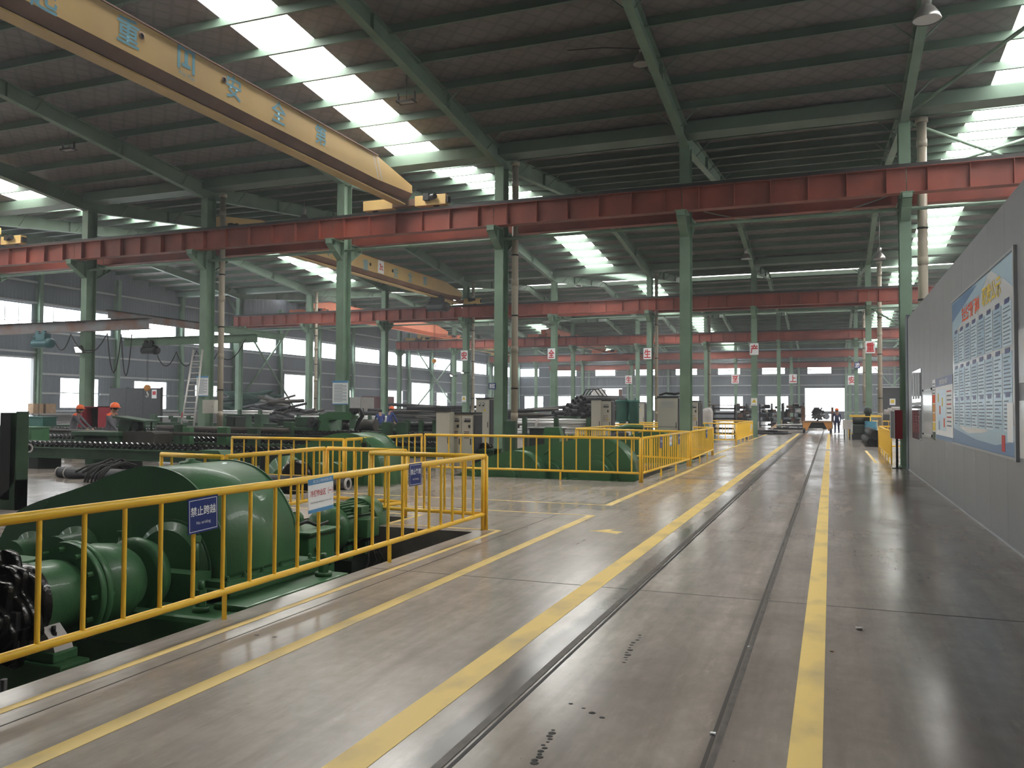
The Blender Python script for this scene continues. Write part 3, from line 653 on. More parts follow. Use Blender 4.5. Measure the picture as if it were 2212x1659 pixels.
MB().box((-8.1, 7.6, .36), (-7.6, 8.2, .56)).build('oil_box', 'machine_green', g)
MB().tube((-7.95, 6.53, .33), (-7.78, 6.53, .55), .008, 6).tube((-6.75, 6.53, .55), (-6.60, 6.53, .62), .008, 6).build('lifting_lug', 'machine_green', g)
# coupling and shaft coming forward (towards -Y)
cp = empty('drum_coupling', (-6.1, 5.2, -.03), 'glossy green drum coupling with bolted flange behind nearest railing', 'coupling')
AX = (-6.1, 0, -.03); SY = -.30
def AXL(prof, nm, m, par, n=40, cap=True): MB().lathe([(r_, y_+SY) for r_, y_ in prof], AX, 'y', n, cap=cap).build(nm, m, par)
AXL([(.20, 6.50), (.33, 6.48), (.36, 6.40), (.36, 6.34), (.30, 6.33)], 'cap_ring', 'machine_green', cp)
AXL([(.18, 6.26), (.28, 6.24), (.345, 6.12), (.37, 5.95), (.37, 5.72)], 'drum', 'machine_green', cp)
AXL([(.43, 5.72), (.43, 5.66)], 'flange', 'machine_green', cp); AXL([(.43, 5.65), (.43, 5.59)], 'flange', 'machine_green', cp)
AXL([(.28, 5.59), (.30, 5.5), (.31, 5.22), (.31, 5.16)], 'hub', 'machine_green', cp); AXL([(.318, 5.22), (.318, 5.14), (.22, 5.14)], 'seal_ring', 'greasy_black', cp, cap=False)
for k in range(12):
    a = 2*math.pi*k/12; x, z = -6.1+.375*math.cos(a), -.03+.375*math.sin(a); MB().tube((x, 5.59+SY, z), (x, 5.53+SY, z), .022, 6, smooth=False).tube((x, 5.72+SY, z), (x, 5.77+SY, z), .016, 6).build('flange_bolt', 'machine_green', cp)
sh = empty('sprocket_shaft', (-6.1, 4.6, -.03), 'pale green shaft end with greasy black sprocket chain', 'shaft')
AXL([(.215, 5.16), (.215, 4.94)], 'shaft', 'steel_green', sh, 36)
# greasy chain wrapped on the sprocket: stacked wavy link plates
for k, yy in enumerate((4.70, 4.635, 4.57, 4.47, 4.405, 4.34, 4.24)):
    pts = []
    for i in range(72):
        a = 2*math.pi*i/72; rr = .44 + .045*math.cos(a*8 + (0 if k % 3 else 2.2)) + .012*math.cos(a*17+k); pts.append((-6.1+rr*math.cos(a), -.03+rr*math.sin(a)))
    MB().prism(pts, 'y', yy-.028, yy+.026, smooth=True).build('link_plate', 'greasy_black', sh)
for k in range(10):
    a = 2*math.pi*(k+.35)/10; MB().tube((-6.1+.34*math.cos(a), 4.73, -.03+.34*math.sin(a)), (-6.1+.34*math.cos(a), 4.2, -.03+.34*math.sin(a)), .05, 10).build('chain_pin', 'greasy_black', sh)
AXL([(.30, 5.05), (.33, 5.0), (.33, 4.5)], 'sprocket_body', 'greasy_black', sh, 30)
MB().bbox((-5.80, 4.50, -.12), (-5.655, 4.62, .02), .01).build('link_block', 'pipe_grey', sh)
pb = empty('bearing_stand', (-6.0, 4.94, PD), 'green bearing stand with pale clamp under the shaft', 'bearing stand')
MB().bbox((-6.3, 4.8, PD), (-5.55, 5.08, -.45), .02).build('pedestal', 'machine_green', pb); MB().bbox((-6.25, 4.83, -.45), (-5.66, 5.06, -.37), .015).build('sole_plate', 'machine_green', pb)
MB().prism([(-6.0, -.37), (-5.68, -.37), (-5.70, -.32), (-5.83, -.19), (-5.94, -.2)], 'y', 4.86, 5.03).build('bearing_foot', 'tarp_white', pb); MB().tube((-5.78, 4.93, -.37), (-5.78, 4.93, -.24), .028, 6, smooth=False).tube((-5.78, 4.93, -.24), (-5.78, 4.93, -.19), .018, 8).build('stud', 'dark_steel', pb)
MB().bbox((-7.3, 4.75, -.05), (-6.8, 5.7, .16), .01).build('chain_guard', 'machine_green', sh); MB().tube((-6.8, 5.4, .02), (-6.68, 5.4, .02), .05, 8).build('guard_knob', 'machine_green', sh)
pq = empty('anchor_stud', (-4.55, 3.55, PD), 'thin steel anchor stud standing in the pit corner', 'stud'); MB().tube((-4.55, 3.55, PD), (-4.55, 3.55, -.05), .02, 8).tube((-4.55, 3.55, -.28), (-4.55, 3.55, -.22), .045, 6, smooth=False).build('rod', 'dark_steel', pq)
# brake and motor behind the drive (axis along Y)
bk = empty('drum_brake', (-5.95, 8.55, PD), 'green drum brake box between gear drive and motor', 'brake')
MB().bbox((-6.25, 8.2, -.55), (-5.65, 8.75, .08), .02).build('brake_box', 'machine_green', bk); MB().box((-6.1, 8.3, PD), (-5.8, 8.65, -.55)).build('pedestal', 'machine_green', bk)
MB().bbox((-6.3, 8.16, .08), (-5.6, 8.80, .11), .008).build('lid', 'machine_green', bk); MB().tube((-6.1, 8.1, .20), (-6.1, 8.55, .20), .07, 12).tube((-6.1, 8.55, .20), (-6.1, 8.62, .20), .09, 12).build('thruster', 'machine_green', bk)
MB().path([(-5.9, 8.3, .16), (-5.85, 8.45, .2), (-5.8, 8.6, .13), (-5.75, 8.75, .16)], .02, 6).build('lever', 'dark_steel', bk)
for zz, yy in ((-.1, 8.35), (-.3, 8.6)): MB().tube((-5.65, yy, zz), (-5.60, yy, zz), .03, 6, smooth=False).build('bolt', 'machine_green', bk)
mo = empty('electric_motor', (-5.95, 9.5, PD), 'green finned electric motor behind the white area sign', 'motor')
AM = (-5.95, 0, .02)
MB().lathe([(.1, 8.95), (.27, 8.97), (.29, 9.04), (.29, 9.12)], AM, 'y', 32).build('end_shield', 'machine_green', mo)
MB().lathe([(.27, 9.1), (.27, 9.75)], AM, 'y', 32).build('frame_barrel', 'machine_green', mo)
for k in range(36):
    a = 2*math.pi*k/36
    if -.6 < math.sin(a) and not (math.cos(a) > .8 and abs(math.sin(a)) < .45): 
        d = Vector((math.cos(a), 0, math.sin(a))); t = Vector((-math.sin(a), 0, math.cos(a)))*.006; ce = Vector((AM[0], 0, AM[2]))
        MB().add([ce+d*.26+t+Vector((0, 9.12, 0)), ce+d*.31+t+Vector((0, 9.12, 0)), ce+d*.31+t+Vector((0, 9.72, 0)), ce+d*.26+t+Vector((0, 9.72, 0)), ce+d*.26-t+Vector((0, 9.12, 0)), ce+d*.31-t+Vector((0, 9.12, 0)), ce+d*.31-t+Vector((0, 9.72, 0)), ce+d*.26-t+Vector((0, 9.72, 0))], [(0,1,2,3),(7,6,5,4),(0,4,5,1),(1,5,6,2),(2,6,7,3),(3,7,4,0)]).build('fin', 'machine_green', mo)
MB().lathe([(.33, 9.72), (.34, 9.76), (.34, 9.98), (.30, 10.06), (.2, 10.08)], AM, 'y', 32).build('fan_cowl', 'machine_green', mo)
MB().bbox((-5.68, 9.25, -.10), (-5.50, 9.55, .14), .015).build('terminal_box', 'machine_green', mo); MB().bbox((-5.78, 9.3, .2), (-5.62, 9.5, .29), .01).build('name_plate_boss', 'machine_green', mo)
for yy in (9.2, 9.62):
    for s in (-1, 1): MB().box((-5.95+s*.2-.04, yy-.06, -.36), (-5.95+s*.2+.04, yy+.06, -.2)).build('foot', 'machine_green', mo)
MB().box((-6.3, 9.05, PD), (-5.6, 9.8, -.36)).build('motor_base', 'bench_dark', mo)
cb = empty('motor_cable', (-5.55, 9.2, PD), 'thin dark cables drooping from the motor terminal box', 'cable')
for k in range(3): MB().path([(-5.58+.03*k, 9.4, -.10), (-5.5+.05*k, 9.3+.1*k, -.4), (-5.6, 9.1+.1*k, -.75), (-5.5+.1*k, 8.9, -.9), (-5.3, 8.7+.1*k, PD+.02)], .012, 6).build('cable', 'rubber', cb)
pp = empty('pit_pipe', (-4.9, 8.9, PD), 'rusty steel pipe lying across the pit', 'pipe'); MB().tube((-5.5, 8.35, -.9), (-4.3, 9.1, -.75), .06, 10).build('pipe', 'pipe_brown', pp); MB().box((-4.9, 8.5, PD), (-4.7, 8.9, -.88)).build('rest', 'bench_dark', pp)
MB().bbox((-6.85, 9.7, PD), (-5.62, 10.55, -.45), .02).build('pit_step', 'concrete_pit', floor)
# ---- second drive (middle), seen through two railings
def small_drive(y0, dx, lab, prof, th, sprk=True):
    g = empty('gear_drive', (dx, y0+th/2, PD), lab, 'gear drive', 'green gear drives')
    pr = [(x+dx, z) for x, z in prof]
    housing(g, pr, y0, y0+th); x0 = min(p[0] for p in pr); x1 = max(p[0] for p in pr)
    MB().bbox((x0-.12, y0-.1, -.2), (x1+.12, y0+th+.1, -.1), .02).build('case_flange', 'machine_green', g); MB().bbox((x0, y0, PD), (x1, y0+th, -.2), .03).build('lower_case', 'machine_green', g)
    return g, x0, x1
P2 = [(-1.75, -.1), (-1.6, .25), (-1.35, .62), (-.9, .85), (-.35, 1.01), (.05, 1.03), (.4, .93), (.68, .6), (.78, .3), (.8, -.1)]
g2, a_, b_ = small_drive(14.6, -9.45+.3, 'green gear drive with lifting eye behind the middle railing', P2, .95)
MB().lathe([(.09, -.015), (.09, .015)], (-8.72, 14.55, .82), 'y', 16).build('lifting_eye', 'machine_green', g2); MB().lathe([(.05, -.02), (.05, .02)], (-8.72, 14.54, .82), 'y', 16).build('eye_hole', 'black', g2)
A2 = (-10.1, 0, .12)
MB().lathe([(.36, 14.5), (.36, 14.2)], (-9.3, 0, .12), 'y', 28).build('bearing_boss', 'machine_green', g2)
k2 = empty('drum_coupling', (-10.0, 14.0, .1), 'dark green drum coupling in greasy cloth at the middle gear drive', 'coupling')
MB().lathe([(.15, 14.55), (.30, 14.5), (.32, 14.25), (.32, 14.05)], (-9.55, 0, .15), 'y', 28).build('drum', 'machine_green', k2); MB().lathe([(.30, 14.0), (.36, 13.98), (.36, 13.86), (.30, 13.84)], (-9.95, .1, .16), 'y', 28).build('drum', 'greasy_black', k2)
MB().lathe([(.40, 14.35), (.42, 14.3), (.42, 14.12), (.16, 14.1), (.16, 13.99)], (-10.35, 0, .16), 'y', 30).build('brake_wheel', 'machine_green', k2); MB().bbox((-10.6, 14.1, PD), (-9.3, 14.55, -.2), .02).build('pedestal', 'bench_green', k2)
m2 = empty('bench_head', (-11.0, 15.0, PD), 'dark green cast bench head standing left of the middle drive', 'bench head'); MB().bbox((-11.4, 14.7, PD), (-10.65, 15.3, .62), .04).build('casting', 'bench_dark', m2); MB().prism([(-11.9, -.2), (-11.9, .1), (-12.4, .62), (-12.9, .62), (-12.5, .3), (-12.3, -.2)], 'y', 14.6, 15.0).build('chute', 'machine_green', m2)
# ---- third drive: small front cover and large rear cover
P3a = [(-1.75, -.1), (-1.6, .0), (-1.3, .2), (-.85, .42), (-.4, .56), (-.05, .56), (.22, .42), (.38, .2), (.42, -.1)]
g3, a_, b_ = small_drive(18.0, -6.62, 'small low green gear drive in front of the larger one', P3a, .5)
for bx_, br in ((-7.0, .26), (-7.9, .16)): MB().lathe([(br, -.16), (br, 0)], (bx_, 18.0, -.05), 'y', 24).build('bearing_boss', 'machine_green', g3); MB().lathe([(br*1.3, -.03), (br*1.3, 0)], (bx_, 17.99, -.05), 'y', 24).build('boss_rim', 'machine_green', g3)
P3b = [(-1.75, -.1), (-1.72, .3), (-1.45, .55), (-.9, .68), (-.1, .8), (.45, .9), (.85, .86), (1.2, .62), (1.42, .3), (1.5, -.1)]
g4, a_, b_ = small_drive(18.8, -5.68, 'large green gear drive with tilted covers behind the long railing', P3b, .85)
for bx_, br in ((-6.2, .3), (-5.1, .38)):
    MB().lathe([(br, -.22), (br, 0)], (bx_, 18.8, .0), 'y', 28).build('bearing_boss', 'machine_green', g4); MB().lathe([(br*1.3, -.05), (br*1.3, 0)], (bx_, 18.79, .0), 'y', 28).build('boss_rim', 'machine_green', g4)
    MB().bbox((bx_-br*1.45, 18.62, -.12), (bx_+br*1.45, 18.79, -.06), .01).build('boss_foot', 'machine_green', g4)
for x in (-6.3, -4.75): MB().tube((x-.07, 18.77, .48), (x+.07, 18.77, .60), .014, 6).build('lifting_lug', 'machine_green', g4)
MB().prism([(-4.2, -.1), (-3.98, -.28), (-4.0, -.32), (-4.25, -.3)], 'y', 18.7, 19.6).build('end_rib', 'machine_green', g4); MB().bbox((-7.6, 18.4, -.55), (-4.05, 19.75, -.2), .04).build('bed', 'machine_green', g4)
MB().bbox((-6.7, 19.75, -.2), (-6.3, 20.05, .86), .03).prism([(-6.75, .86), (-6.68, 1.1), (-6.32, 1.1), (-6.25, .86)], 'y', 19.75, 20.0).build('guide_tower', 'machine_green', g4)
# fourth and last drives
P4 = [(-1.5, -.1), (-1.45, .2), (-1.1, .5), (-.4, .75), (.2, .88), (.7, .75), (1.0, .35), (1.05, -.1)]
g5, a_, b_ = small_drive(25.6, -5.4, 'green gear drive behind the column of the first row', P4, .9)
MB().path([(-6.4, 25.4, .9), (-5.9, 25.4, 1.02), (-5.4, 25.4, 1.0)], .07, 8).build('hand_lever', 'machine_green', g5)
g6, a_, b_ = small_drive(40.2, -6.6, 'distant green gear drive behind the farthest railing', [(x*1.25, z*1.15) for x, z in P4], 1.4)
# ================================================================ OVERHEAD CRANES
def crane(xr, ya, yb, zt, lab, my, mb_, letters, z0=8.3, wd=.5, hoist=None):
    e = empty('bridge_crane', (xr-wd/2, ya, z0), lab, 'bridge crane', 'overhead bridge cranes')
    xl = xr-wd; xm = (xl+xr)/2; tp = 2.3
    def sec(y, top, bot): return [(xl, y, top), (xr, y, top), (xr, y, bot), (xm+.09, y, bot-.22), (xm-.09, y, bot-.22), (xl, y, bot)]
    rings = [sec(ya, zt-.35, z0+.42), sec(ya+tp, zt, z0+.30), sec(yb-tp, zt, z0+.30), sec(yb, zt-.35, z0+.42)]
    vs = [v for r in rings for v in r]; fs = []
    for i in range(3):
        for k in (0, 1, 5): fs.append((i*6+k, i*6+(k+1) % 6, (i+1)*6+(k+1) % 6, (i+1)*6+k))
    fs += [(0, 5, 4, 3, 2, 1), (18, 19, 20, 21, 22, 23)]
    MB().add(vs, fs).build('girder_box', my, e)
    skirt = MB()
    for i in range(3):
        for k in (2, 3, 4):
            o = len(skirt.v); skirt.add([rings[i][k], rings[i][(k+1) % 6], rings[i+1][(k+1) % 6], rings[i+1][k]], [(0, 1, 2, 3)])
    skirt.build('girder_skirt', mb_, e)
    MB().box((xm-.008, ya+.3, z0+.02), (xm+.008, yb-.3, z0+.12)).build('track_web', mb_, e)
    MB().box((xm-.17, ya+.3, z0-.02), (xm+.17, yb-.3, z0+.02)).build('track_flange', my, e)
    MB().box((xl-.04, ya+tp, zt), (xr+.04, yb-tp, zt+.03)).build('top_flange', mb_, e)
    for k, (y, dark) in enumerate(((yb, 1), (ya, 0))):     # end carriages riding on the runway
        c = MB().bbox((xm-1.55, y-.14, 8.24), (xm-.42, y+.14, 8.58), .015); c.build('end_carriage', my, e); MB().bbox((xm+.42, y-.14, 8.24), (xm+1.55, y+.14, 8.58), .015).build('end_carriage', my, e)
        MB().box((xm-.42, y-.12, 8.28), (xm+.42, y+.12, 8.5)).build('carriage_link', mb_, e)
        for s in (-1, 1):
            MB().lathe([(.14, -.05), (.16, -.05), (.16, .05), (.14, .05)], (xm+s*1.15, y, 8.36), 'y', 20).build('wheel', 'rail_black', e); MB().box((xm+s*1.55, y-.1, 8.3), (xm+s*1.62, y+.1, 8.5)).build('buffer', 'black', e)
        MB().tube((xm+.95, y-.16, 8.48), (xm+1.25, y-.30, 8.48), .09, 12).box((xm+.8, y-.3, 8.38), (xm+1.0, y-.15, 8.6)).build('travel_motor', 'black', e)
    for (t, px, py, hh) in letters:
        p = PX(px, py, xr+.004); text('lettering', t, 'letter_blue', e, p, YD, (0, 0, 1), hh, .003, None, .015)
    return e, xm
c1, xm1 = crane(-13.0, 1.95, 24.55, 9.33, 'yellow bridge crane with blue characters crossing above the nearest bay', 'crane_yellow', 'crane_yellow_shaded', [('起', 95, -8, .55), ('重', 277, 68, .55), ('安', 505, 190, .55), ('全', 602, 243, .55), ('第', 693, 292, .55)])
p = PX(403, 127, -12.99)
MB().box((-13, p.y-.26, p.z-.28), (-12.994, p.y-.18, p.z+.24)).box((-13, p.y+.18, p.z-.28), (-12.994, p.y+.26, p.z+.24)).box((-13, p.y-.18, p.z+.16), (-12.994, p.y-.05, p.z+.24)).box((-13, p.y+.05, p.z+.16), (-12.994, p.y+.18, p.z+.24)).box((-13, p.y-.05, p.z-.12), (-12.994, p.y+.05, p.z+.2)).box((-13, p.y-.13, p.z-.2), (-12.994, p.y+.13, p.z-.12)).build('logo', 'letter_blue', c1)
text('lettering', 'Wei Hua', 'letter_blue', c1, p-Vector((0, 0, .36)), YD, (0, 0, 1), .09, .003, .5)
for px, py in ((306, 77), (484, 172)):
    q = PX(px, py, -12.995); MB().lathe([(.05, -.02), (.075, -.02), (.075, .012), (.05, .012)], q, 'x', 16, cap=False).build('hole_rim', 'crane_yellow_shaded', c1); MB().lathe([(.05, -.0), (.05, .004)], q, 'x', 16).build('hole', 'black', c1)
for k in range(2): MB().add([(-12.996, 22.0+.22*k, 9.28), (-12.996, 22.06+.22*k, 9.28), (-12.996, 22.36+.22*k, 8.64), (-12.996, 22.30+.22*k, 8.64)], [(0, 1, 2, 3)]).build('stripe', 'tarp_white', c1)
c2, xm2 = crane(-22.05, 25.95, 48.55, 9.33, 'second yellow bridge crane with white load tag in the next bay', 'crane_yellow', 'crane_yellow_shaded', [('华', 709, 541, .55), ('重', 790, 572, .55), ('安', 855, 590, .55), ('全', 886, 598, .55), ('第', 918, 607, .55)])
p = PX(823, 577, -22.04); MB().box((-22.05, p.y-.3, p.z-.33), (-22.035, p.y+.3, p.z+.33)).build('load_tag', 'paper_white', c2); text('lettering', '3t', 'sign_red', c2, p+Vector((.012, 0, 0)), YD, (0, 0, 1), .34, .004, None, .02)
for px, py in ((800, 571), (848, 585)):
    q = PX(px, py, -22.045); MB().lathe([(.09, 0), (.09, .012)], q, 'x', 16).build('hole', 'black', c2)
p3 = PT(968, 722, 72.55); c3, xm3 = crane(p3.x, 49.95, 72.55, 9.33, 'orange red bridge crane in the third bay under the dark roof', 'crane_orange', 'crane_orange', [])
p4 = PT(1090, 765, 96.55); c4, _ = crane(p4.x, 73.95, 96.55, 9.33, 'faint yellow bridge crane far away in the fourth bay', 'crane_yellow', 'crane_yellow_shaded', [])
p5 = PT(1310, 775, 96.55); c5, _ = crane(p5.x, 73.95, 96.55, 9.33, 'red bridge crane with dark trolley far away in the fourth bay', 'crane_orange', 'beam_red', [])
p6 = PT(30, 525, 24.55)
# near bay, far left: second crane seen only by its end carriage
c6, _ = crane(p6.x-1.0+.25, 1.95, 24.55, 9.33, 'yellow bridge crane at the left edge, only its end carriage in view', 'crane_yellow', 'crane_yellow_shaded', [])
def hoist(c, lab, m, s=1., hook=None, ropes=True, axis='x', grp='electric wire rope hoists'):
    x, y, z = c; e = empty('electric_hoist', (x, y, z), lab, 'hoist', grp)
    q = Vector(c)
    MB().lathe([(.10*s, -.55*s), (.19*s, -.5*s), (.19*s, .28*s), (.23*s, .3*s), (.23*s, .5*s), (.15*s, .6*s)], q, axis, 20).build('drum', m, e)
    MB().lathe([(.05*s, -.5*s), (.12*s, -.45*s), (.12*s, -.1*s)], q+Vector((0, 0, .3*s)), axis, 16).build('travel_motor', m, e)
    MB().bbox((x-.25*s, y-.16*s, z+.12*s), (x+.3*s, y+.16*s, z+.42*s), .02*s).build('trolley', m, e)
    for a in (-.18*s, .2*s): MB().lathe([(.1*s, -.06*s), (.1*s, .06*s)], (x+a, y-.1*s, z+.46*s), 'y', 14).build('wheel', m, e)
    if hook:
        zb = hook
        for d in (-.03, .03): MB().tube((x-.15*s+d, y, z-.18*s), (x-.15*s+d, y, zb+.35), .008, 5, cap=False).build('wire_rope', 'black', e)
        MB().lathe([(.03, -.05), (.13, -.05), (.13, .05), (.03, .05)], (x-.15*s, y, zb+.25), 'y', 16).build('hook_block', 'orange_soft', e)
        MB().path([(x-.15*s, y, zb+.15), (x-.15*s, y, zb+.05), (x-.08*s, y, zb-.03), (x-.10*s, y, zb-.11), (x-.17*s, y, zb-.13), (x-.24*s, y, zb-.08)], [.02, .025, .03, .03, .025, .012], 8).build('hook', 'aluminium', e)
    return e
q = PT(921, 632, 45.5); hoist((xm2, 45.5, 7.72), 'black electric hoist under the second yellow crane', 'black', 1.3, 4.2)
q = PT(92, 742, 24.6); hq = PT(55, 900, 24.6); hoist((q.x, 24.6, q.z), 'teal electric hoist hanging under the grey jib beam', 'hoist_teal', .92, .62)
q2 = PT(324, 757, 26.5); hoist((q2.x, 26.5, q2.z), 'black electric hoist hanging under the green jib beam', 'black', .75, 2.1)
# ---- jib beams on the left
def ibeam(name, p, q, h, b, m, lab, cat, grp=None, cap=None):
    p = Vector(p); q = Vector(q); d = (q-p).normalized(); s = Vector((0, 0, 1)).cross(d).normalized()
    e = empty(name, p, lab, cat, grp)
    def bar(z0, z1, hw, mm, nm):
        vs = [P + s*a*hw + Vector((0, 0, zz)) for P in (p, q) for zz in (z0, z1) for a in (-1, 1)]
        MB().add(vs, [(0, 1, 3, 2), (4, 6, 7, 5), (0, 4, 5, 1), (1, 5, 7, 3), (3, 7, 6, 2), (2, 6, 4, 0)]).build(nm, mm, e)
    bar(0, .02, b/2, m, 'bottom_flange'); bar(h-.02, h, b/2, cap or m, 'top_flange'); bar(.02, h-.02, .008, m, 'web'); return e
a = PT(-60, 725, 24.6); b = PT(322, 711, 24.6); z = (a.z+b.z)/2
mat('jib_grey', (.22, .23, .25), .6, col2=(.22, .12, .09), vscale=1.5)
jb1 = ibeam('jib_beam', (a.x, 24.6, z), (b.x, 24.6, z), .42, .26, 'jib_grey', 'grey steel jib beam with rusty flange at the left column', 'beam', None, 'black')
a = PT(268, 745, 26.5); b = PT(556, 742, 26.5); z = (a.z+b.z)/2
jb2 = ibeam('jib_beam', (a.x, 26.5, z), (b.x, 26.5, z), .32, .2, 'steel_green', 'green steel jib beam carrying the black hoist', 'beam')
a = PT(233, 687, 25.9); b = PX(448, 708, a.x); jb3 = ibeam('jib_beam', (a.x, 25.9, a.z), (a.x, b.y, a.z), .34, .24, 'jib_grey', 'brownish grey runway beam above the black hoist', 'beam', None, 'black')
b2 = PX(612, 722, a.x); jb4 = ibeam('jib_beam', (a.x, b.y+.1, a.z), (a.x, b2.y, a.z), .34, .24, 'steel_green', 'pale green runway beam ending beside the bright window strip', 'beam')
def cable(name, pts, r, lab, m='rubber', cat='cable', grp='hanging cables'):
    o = MB().path(pts, r, 6).build(name, m, off=pts[0]); tag(o, lab, cat, grp); return o
def sag(p, q, d, n=8):
    p = Vector(p); q = Vector(q); return [p.lerp(q, i/n) - Vector((0, 0, d*4*(i/n)*(1-i/n))) for i in range(n+1)]
A = PT(120, 740, 24.5); B = PT(153, 722, 24.5); Cc = PT(232, 720, 24.5); D = PT(262, 722, 24.5); E_ = PT(285, 722, 24.5)
cable('festoon_cable', sag(A, B, .45)+sag(B, Cc, .75)[1:]+sag(Cc, D, 1.5)[1:]+sag(D, E_, 1.6)[1:], .022, 'black festoon cable looping below the grey jib beam')
A = PT(340, 768, 26.4); B = PT(381, 760, 26.4); Cc = PT(425, 757, 26.4); D = PT(470, 762, 26.4); E_ = PT(530, 733, 26.4)
cable('festoon_cable', sag(A, B, .5)+sag(B, Cc, .6)[1:]+sag(Cc, D, .5)[1:]+sag(D, E_, .5)[1:], .02, 'black festoon cable looping below the green jib beam')
A = PT(0, 690, 24.4); B = PT(185, 697, 24.4); o = MB().tube(A, B, .012, 6).build('catenary_wire', 'black', off=A); tag(o, 'thin catenary wire above the grey jib beam', 'wire')
A = PT(1520, 457, 25.9); B = PT(1960, 405, 25.9); cable('sagging_cable', sag(A, B, .55, 14), .02, 'thin grey cable sagging under the red beam between two columns', 'pvc_cream')
A = PT(950, 155, 21.5); B = PT(1385, 105, 19.4); cable('lamp_cable', [A, PT(1120, 115, 20.8), PT(1180, 113, 20.4), PT(1300, 103, 19.8), B], .012, 'black lamp cable wandering along the roof to the bell lamp')
# ================================================================ LAMPS
def bell(c, r, lab):
    e = empty('bell_lamp', c, lab, 'lamp', 'bell-shaped roof lamps'); c = Vector(c)
    MB().lathe([(r, 0), (r*1.02, .01), (r*.9, .10), (r*.6, .22), (r*.3, .30)], c, 'z', 24, cap=False).build('reflector', 'lamp_metal', e)
    MB().lathe([(r*.97, .012), (r*.97, .018)], c, 'z', 24).build('glass', 'lamp_glass', e); MB().lathe([(r*.33, .30), (r*.33, .52), (.04, .56)], c, 'z', 16).build('gear_case', 'lamp_metal', e)
    if rz(c.y)-.02 > c.z+.56: MB().tube((c.x, c.y, c.z+.55), (c.x, c.y, rz(c.y)-.02), .012, 6).build('hanger_rod', 'lamp_metal', e)
q = PX(1386, 140, -4.4); bell(q, .22, 'round bell lamp under the roof near the middle rafter')
q = PX(2002, 44, 1.75); bell(q, .25, 'round bell lamp hanging at the right-hand rafter')
for i, (px, py, y) in enumerate(((657, 478, 31), (1612, 560, 44), (1900, 560, 42), (1250, 620, 60))):
    q = PT(px, py, y); bell(q, .26, ('dark bell lamp behind the near red beam, left half', 'dark bell lamp on the descending middle rafter', 'dark bell lamp near the right skylights', 'dark bell lamp below the ridge vent')[i])
def bracket(c, lab, s=1.):
    x, y, z = c; e = empty('floodlight_bracket', c, lab, 'floodlight', 'roof floodlights')
    MB().box((x-.3*s, y-.16*s, z), (x+.3*s, y-.12*s, z+.05*s)).box((x-.3*s, y+.12*s, z), (x+.3*s, y+.16*s, z+.05*s)).box((x-.3*s, y-.16*s, z), (x-.25*s, y+.16*s, z+.05*s)).box((x+.25*s, y-.16*s, z), (x+.3*s, y+.16*s, z+.05*s)).build('frame', 'black', e)
    MB().box((x-.25*s, y-.12*s, z+.01), (x+.25*s, y+.12*s, z+.03)).build('lens', 'lamp_glass', e)
    for a in (-.3, .3): MB().box((x+a*s-.02, y-.02, z+.05*s), (x+a*s+.02, y+.02, z+.34*s)).build('arm', 'black', e)
    MB().tube((x, y, z+.05), (x, y, z+.9), .008, 5).build('cord', 'black', e)
q = PT(878, 222, 20.0); bracket(q, 'small black floodlight hanging beside the bright skylight strip', .85)
q = PT(148, 325, 19.5); bracket(q, 'small black floodlight hanging at the far left under the roof', .8)
def flood(px, py, y, lab, s=1., tilt=1):
    q = PT(px, py, y); e = empty('wall_floodlight', q, lab, 'floodlight', 'column floodlights'); x, y, z = q
    MB().add([(x-.2*s, y-.1, z+.2*s), (x+.1*s, y-.22, z-.17*s), (x+.35*s, y-.05, z-.14*s), (x+.05*s, y+.05, z+.22*s), (x-.2*s, y-.02, z+.22*s), (x+.1*s, y-.14, z-.15*s), (x+.35*s, y+.03, z-.12*s), (x+.05*s, y+.13, z+.24*s)], [(0,3,2,1),(4,5,6,7),(0,1,5,4),(1,2,6,5),(2,3,7,6),(3,0,4,7)]).build('body', 'black', e)
    MB().add([(x-.14*s, y-.115, z+.15*s), (x+.09*s, y-.215, z-.12*s), (x+.29*s, y-.07, z-.10*s), (x+.05*s, y+.025, z+.17*s)], [(0, 1, 2, 3)]).build('lens', 'lamp_lit', e)
    MB().tube((x+.3*s, y+.02, z), (x+.75*s, y+.1, z), .025, 6).build('arm', 'black', e)
flood(170, 757, 24.9, 'black floodlight on the left column facing the workers', .9)
flood(998, 805, 48.9, 'lit floodlight on the second row column under the sign', .6); flood(975, 812, 49.2, 'small lit floodlight left of the second row column', .5)
# ================================================================ DOWNPIPES
def downpipe(px, y, lab, r=.11, z0=0., z1=9.6, m='pvc_cream'):
    x = PT(px, 700, y).x; e = empty('downpipe', (x, y, z0), lab, 'downpipe', 'cream rain downpipes')
    MB().tube((x, y, z0), (x, y, z1), r, 14).build('pipe', m, e)
    for z in (2.2, 4.6, 6.6): MB().tube((x, y, z), (x, y, z+.05), r*1.12, 14).build('clamp', 'black', e); 
    for z in (1.2, 3.4, 5.6, 8.9): MB().tube((x, y, z), (x, y, z+.22), r*1.10, 14).build('socket', m, e)
    MB().tube((x, y, z1), (x, y, z1+.12), r*1.3, 14).build('collar', m, e)
downpipe(478, 25.6, 'cream downpipe beside the ladder column'); downpipe(1112, 25.6, 'cream downpipe right of the middle first row column'); downpipe(1995, 25.6, 'cream downpipe behind the notice wall corner', .13)
downpipe(683, 49.6, 'cream downpipe at the second row, left of the poster column'); downpipe(1022, 49.6, 'cream and black downpipe at the sign column', .10); downpipe(1418, 49.6, 'cream downpipe at the second row behind the tall cabinet', .10); downpipe(1900, 49.6, 'cream downpipe beside the rightmost sign column', .12)
